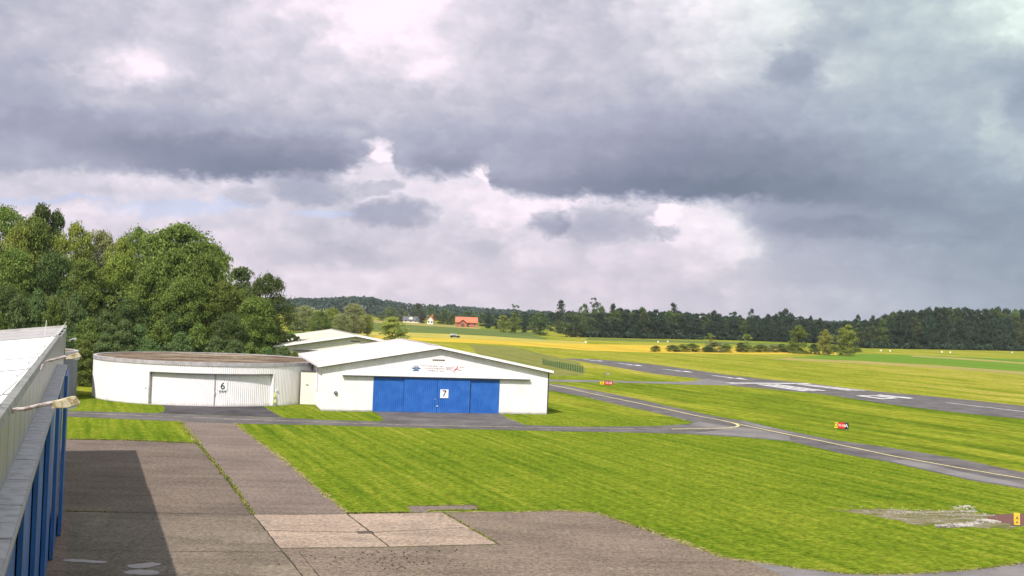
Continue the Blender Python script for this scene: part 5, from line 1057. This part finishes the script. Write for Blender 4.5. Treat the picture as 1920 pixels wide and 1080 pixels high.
# bushes and trees on the hedge line in the meadow
for i, (x, y, Y, hw, k, s, lb) in enumerate([(1498, 611, 400, 21, 'mid', 'shrub', 'left and largest of the three trees on the meadow hedge'), (1548, 618, 395, 17, 'yellow', 'shrub', 'middle tree with tan twigs of the three on the meadow hedge'), (1591, 610, 395, 22, 'light', 'shrub', 'rounded right hand tree of the three on the meadow hedge'), (1527, 645, 402, 14, 'dark', 'shrub', 'low bush between the left and middle hedge trees')]): tree(x, y, Y, hw, k, s, lb, pi=i)
for i, (x, y) in enumerate(((1331, 625), (1402, 627))): tree(x, y, 455, 12, 'light', 'sapling', ('left' if i == 0 else 'right') + ' of two small round headed trees before the forest', 'small round headed trees')
for i, (x, y, hw) in enumerate([(1229, 651, 7), (1262, 650, 9), (1280, 648, 10), (1299, 647, 11), (1340, 644, 15), (1362, 648, 10), (1390, 645, 9), (1404, 650, 9), (1425, 649, 12), (1448, 649, 10), (1466, 648, 12), (1326, 652, 8), (1480, 651, 9), (1565, 650, 9), (1575, 655, 8), (1605, 655, 8)]):
    b = G(x, 660.5 if x > 1320 else 659.5); tree(x, y - 3, b.y, hw * 1.55, ['mid', 'dark', 'light', 'mid', 'pale'][i % 5], 'shrub', 'low bush on the hedge line in the middle of the meadow', 'bushes on the meadow hedge line', name='bush', cat='bush')
# undergrowth at the foot of the woods and the far wooded ridge: uncountable
def mass(name, pts, per, leaf, m, lab, seed=0):
    rg = np.random.default_rng(seed); Cc = []; Rr = []
    for (x, Y, z, r) in pts: Cc.append((x, Y, z)); Rr.append(r)
    cs = np.array(Cc); rs = np.array(Rr); nb = len(cs); N = nb * per; idx = np.repeat(np.arange(nb), per); d = rg.normal(size=(N, 3)); d /= np.linalg.norm(d, axis=1)[:, None]; d[:, 1] = -abs(d[:, 1]) * np.sign(.85 - rg.uniform(0, 1, N)); d[:, 2] = np.where(d[:, 2] < -.2, -d[:, 2], d[:, 2])
    c = cs[idx] + d * (rs[idx] * rg.uniform(.8, 1.08, N))[:, None]; nrm = d + rg.normal(size=(N, 3)) * .5; nrm /= np.linalg.norm(nrm, axis=1)[:, None]
    a = np.cross(nrm, rg.normal(size=(N, 3))); a /= np.linalg.norm(a, axis=1)[:, None]; b = np.cross(nrm, a); s = (leaf * rg.uniform(.6, 1.3, N))[:, None]
    V = np.stack([c - a * s, c - b * s, c + a * s, c + b * s], 1).reshape(-1, 3)
    me = bpy.data.meshes.new(name); me.vertices.add(4 * N); me.vertices.foreach_set('co', V.astype(np.float32).ravel()); me.loops.add(4 * N); me.loops.foreach_set('vertex_index', np.arange(4 * N, dtype=np.int32))
    me.polygons.add(N); me.polygons.foreach_set('loop_start', np.arange(0, 4 * N, 4, dtype=np.int32)); me.polygons.foreach_set('loop_total', np.full(N, 4, np.int32)); me.update(calc_edges=True); me.materials.append(m)
    o = bpy.data.objects.new(name, me); C.objects.link(o); tag(o, lab, 'woodland', kind='stuff'); return o
ridge = [(380, 560), (545, 558), (580, 559), (600, 560), (650, 557), (690, 557), (720, 562), (750, 567), (800, 571), (850, 573), (900, 577), (960, 581), (1020, 583), (1100, 586), (1250, 592), (1400, 598), (1560, 602), (1700, 604), (1950, 612)]
rp_ = []; rr = random.Random(8)
for k in range(900):
    x = rr.uniform(380, 1950); yt = float(np.interp(x, [a for a, b in ridge], [b for a, b in ridge])); Y = 1350 + rr.uniform(-70, 200); top = at_y(x, yt, Y); r = rr.uniform(6, 10)
    z = top.z - r * .9 - rr.uniform(0, 2.5) if k % 2 else rr.uniform(0, max(1, top.z - r)); rp_.append((top.x, Y if k % 2 else Y - 40, z, r))
mass('distant_wood', rp_, 70, 1.5, LM['far'], 'dark wooded ridge along the far horizon', 3)
up_ = []
for k in range(420):
    x = rr.uniform(1085, 1985); Y = G(x, basey(x)).y + rr.uniform(-1, 6); q = at_y(x, 640, Y); up_.append((q.x, Y, rr.uniform(.3, 1.6), rr.uniform(1.2, 2.6)))
mass('undergrowth', up_, 50, .55, LM['forest'], 'dark undergrowth along the foot of the forest edge', 4)
up_ = []
for k in range(300):
    x = rr.uniform(1085, 1985); Y = G(x, basey(x)).y + rr.uniform(26, 45); tp = at_y(x, topy(x) + 4, Y); up_.append((tp.x, Y, rr.uniform(2, max(3, tp.z - 3)), rr.uniform(3, 5)))
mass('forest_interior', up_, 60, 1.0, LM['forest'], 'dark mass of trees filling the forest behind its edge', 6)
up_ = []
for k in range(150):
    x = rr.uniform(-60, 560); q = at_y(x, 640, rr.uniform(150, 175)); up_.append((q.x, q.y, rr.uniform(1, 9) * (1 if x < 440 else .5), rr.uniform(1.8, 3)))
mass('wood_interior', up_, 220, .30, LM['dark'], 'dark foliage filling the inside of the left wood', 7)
print('objects', len(bpy.data.objects))

# ------------------------------------------------------------------ air
mb = MB(); mb.box((-1500, -60, -1.0), (3600, 0, 0), (0, 2300, 0), (0, 0, 42.0))
hz = bpy.data.materials.new('haze'); hz.use_nodes = True; t_ = NT(hz.node_tree); o_ = t_.n('ShaderNodeOutputMaterial'); v_ = t_.n('ShaderNodeVolumePrincipled')
v_.inputs['Color'].default_value = (.80, .86, .96, 1); v_.inputs['Density'].default_value = .00007; v_.inputs['Anisotropy'].default_value = 0.0
t_.l(v_.outputs[0], o_.inputs['Volume']); hzo = mb.build('haze', hz); tag(hzo, 'thin haze lying over the airfield', 'haze', kind='stuff')
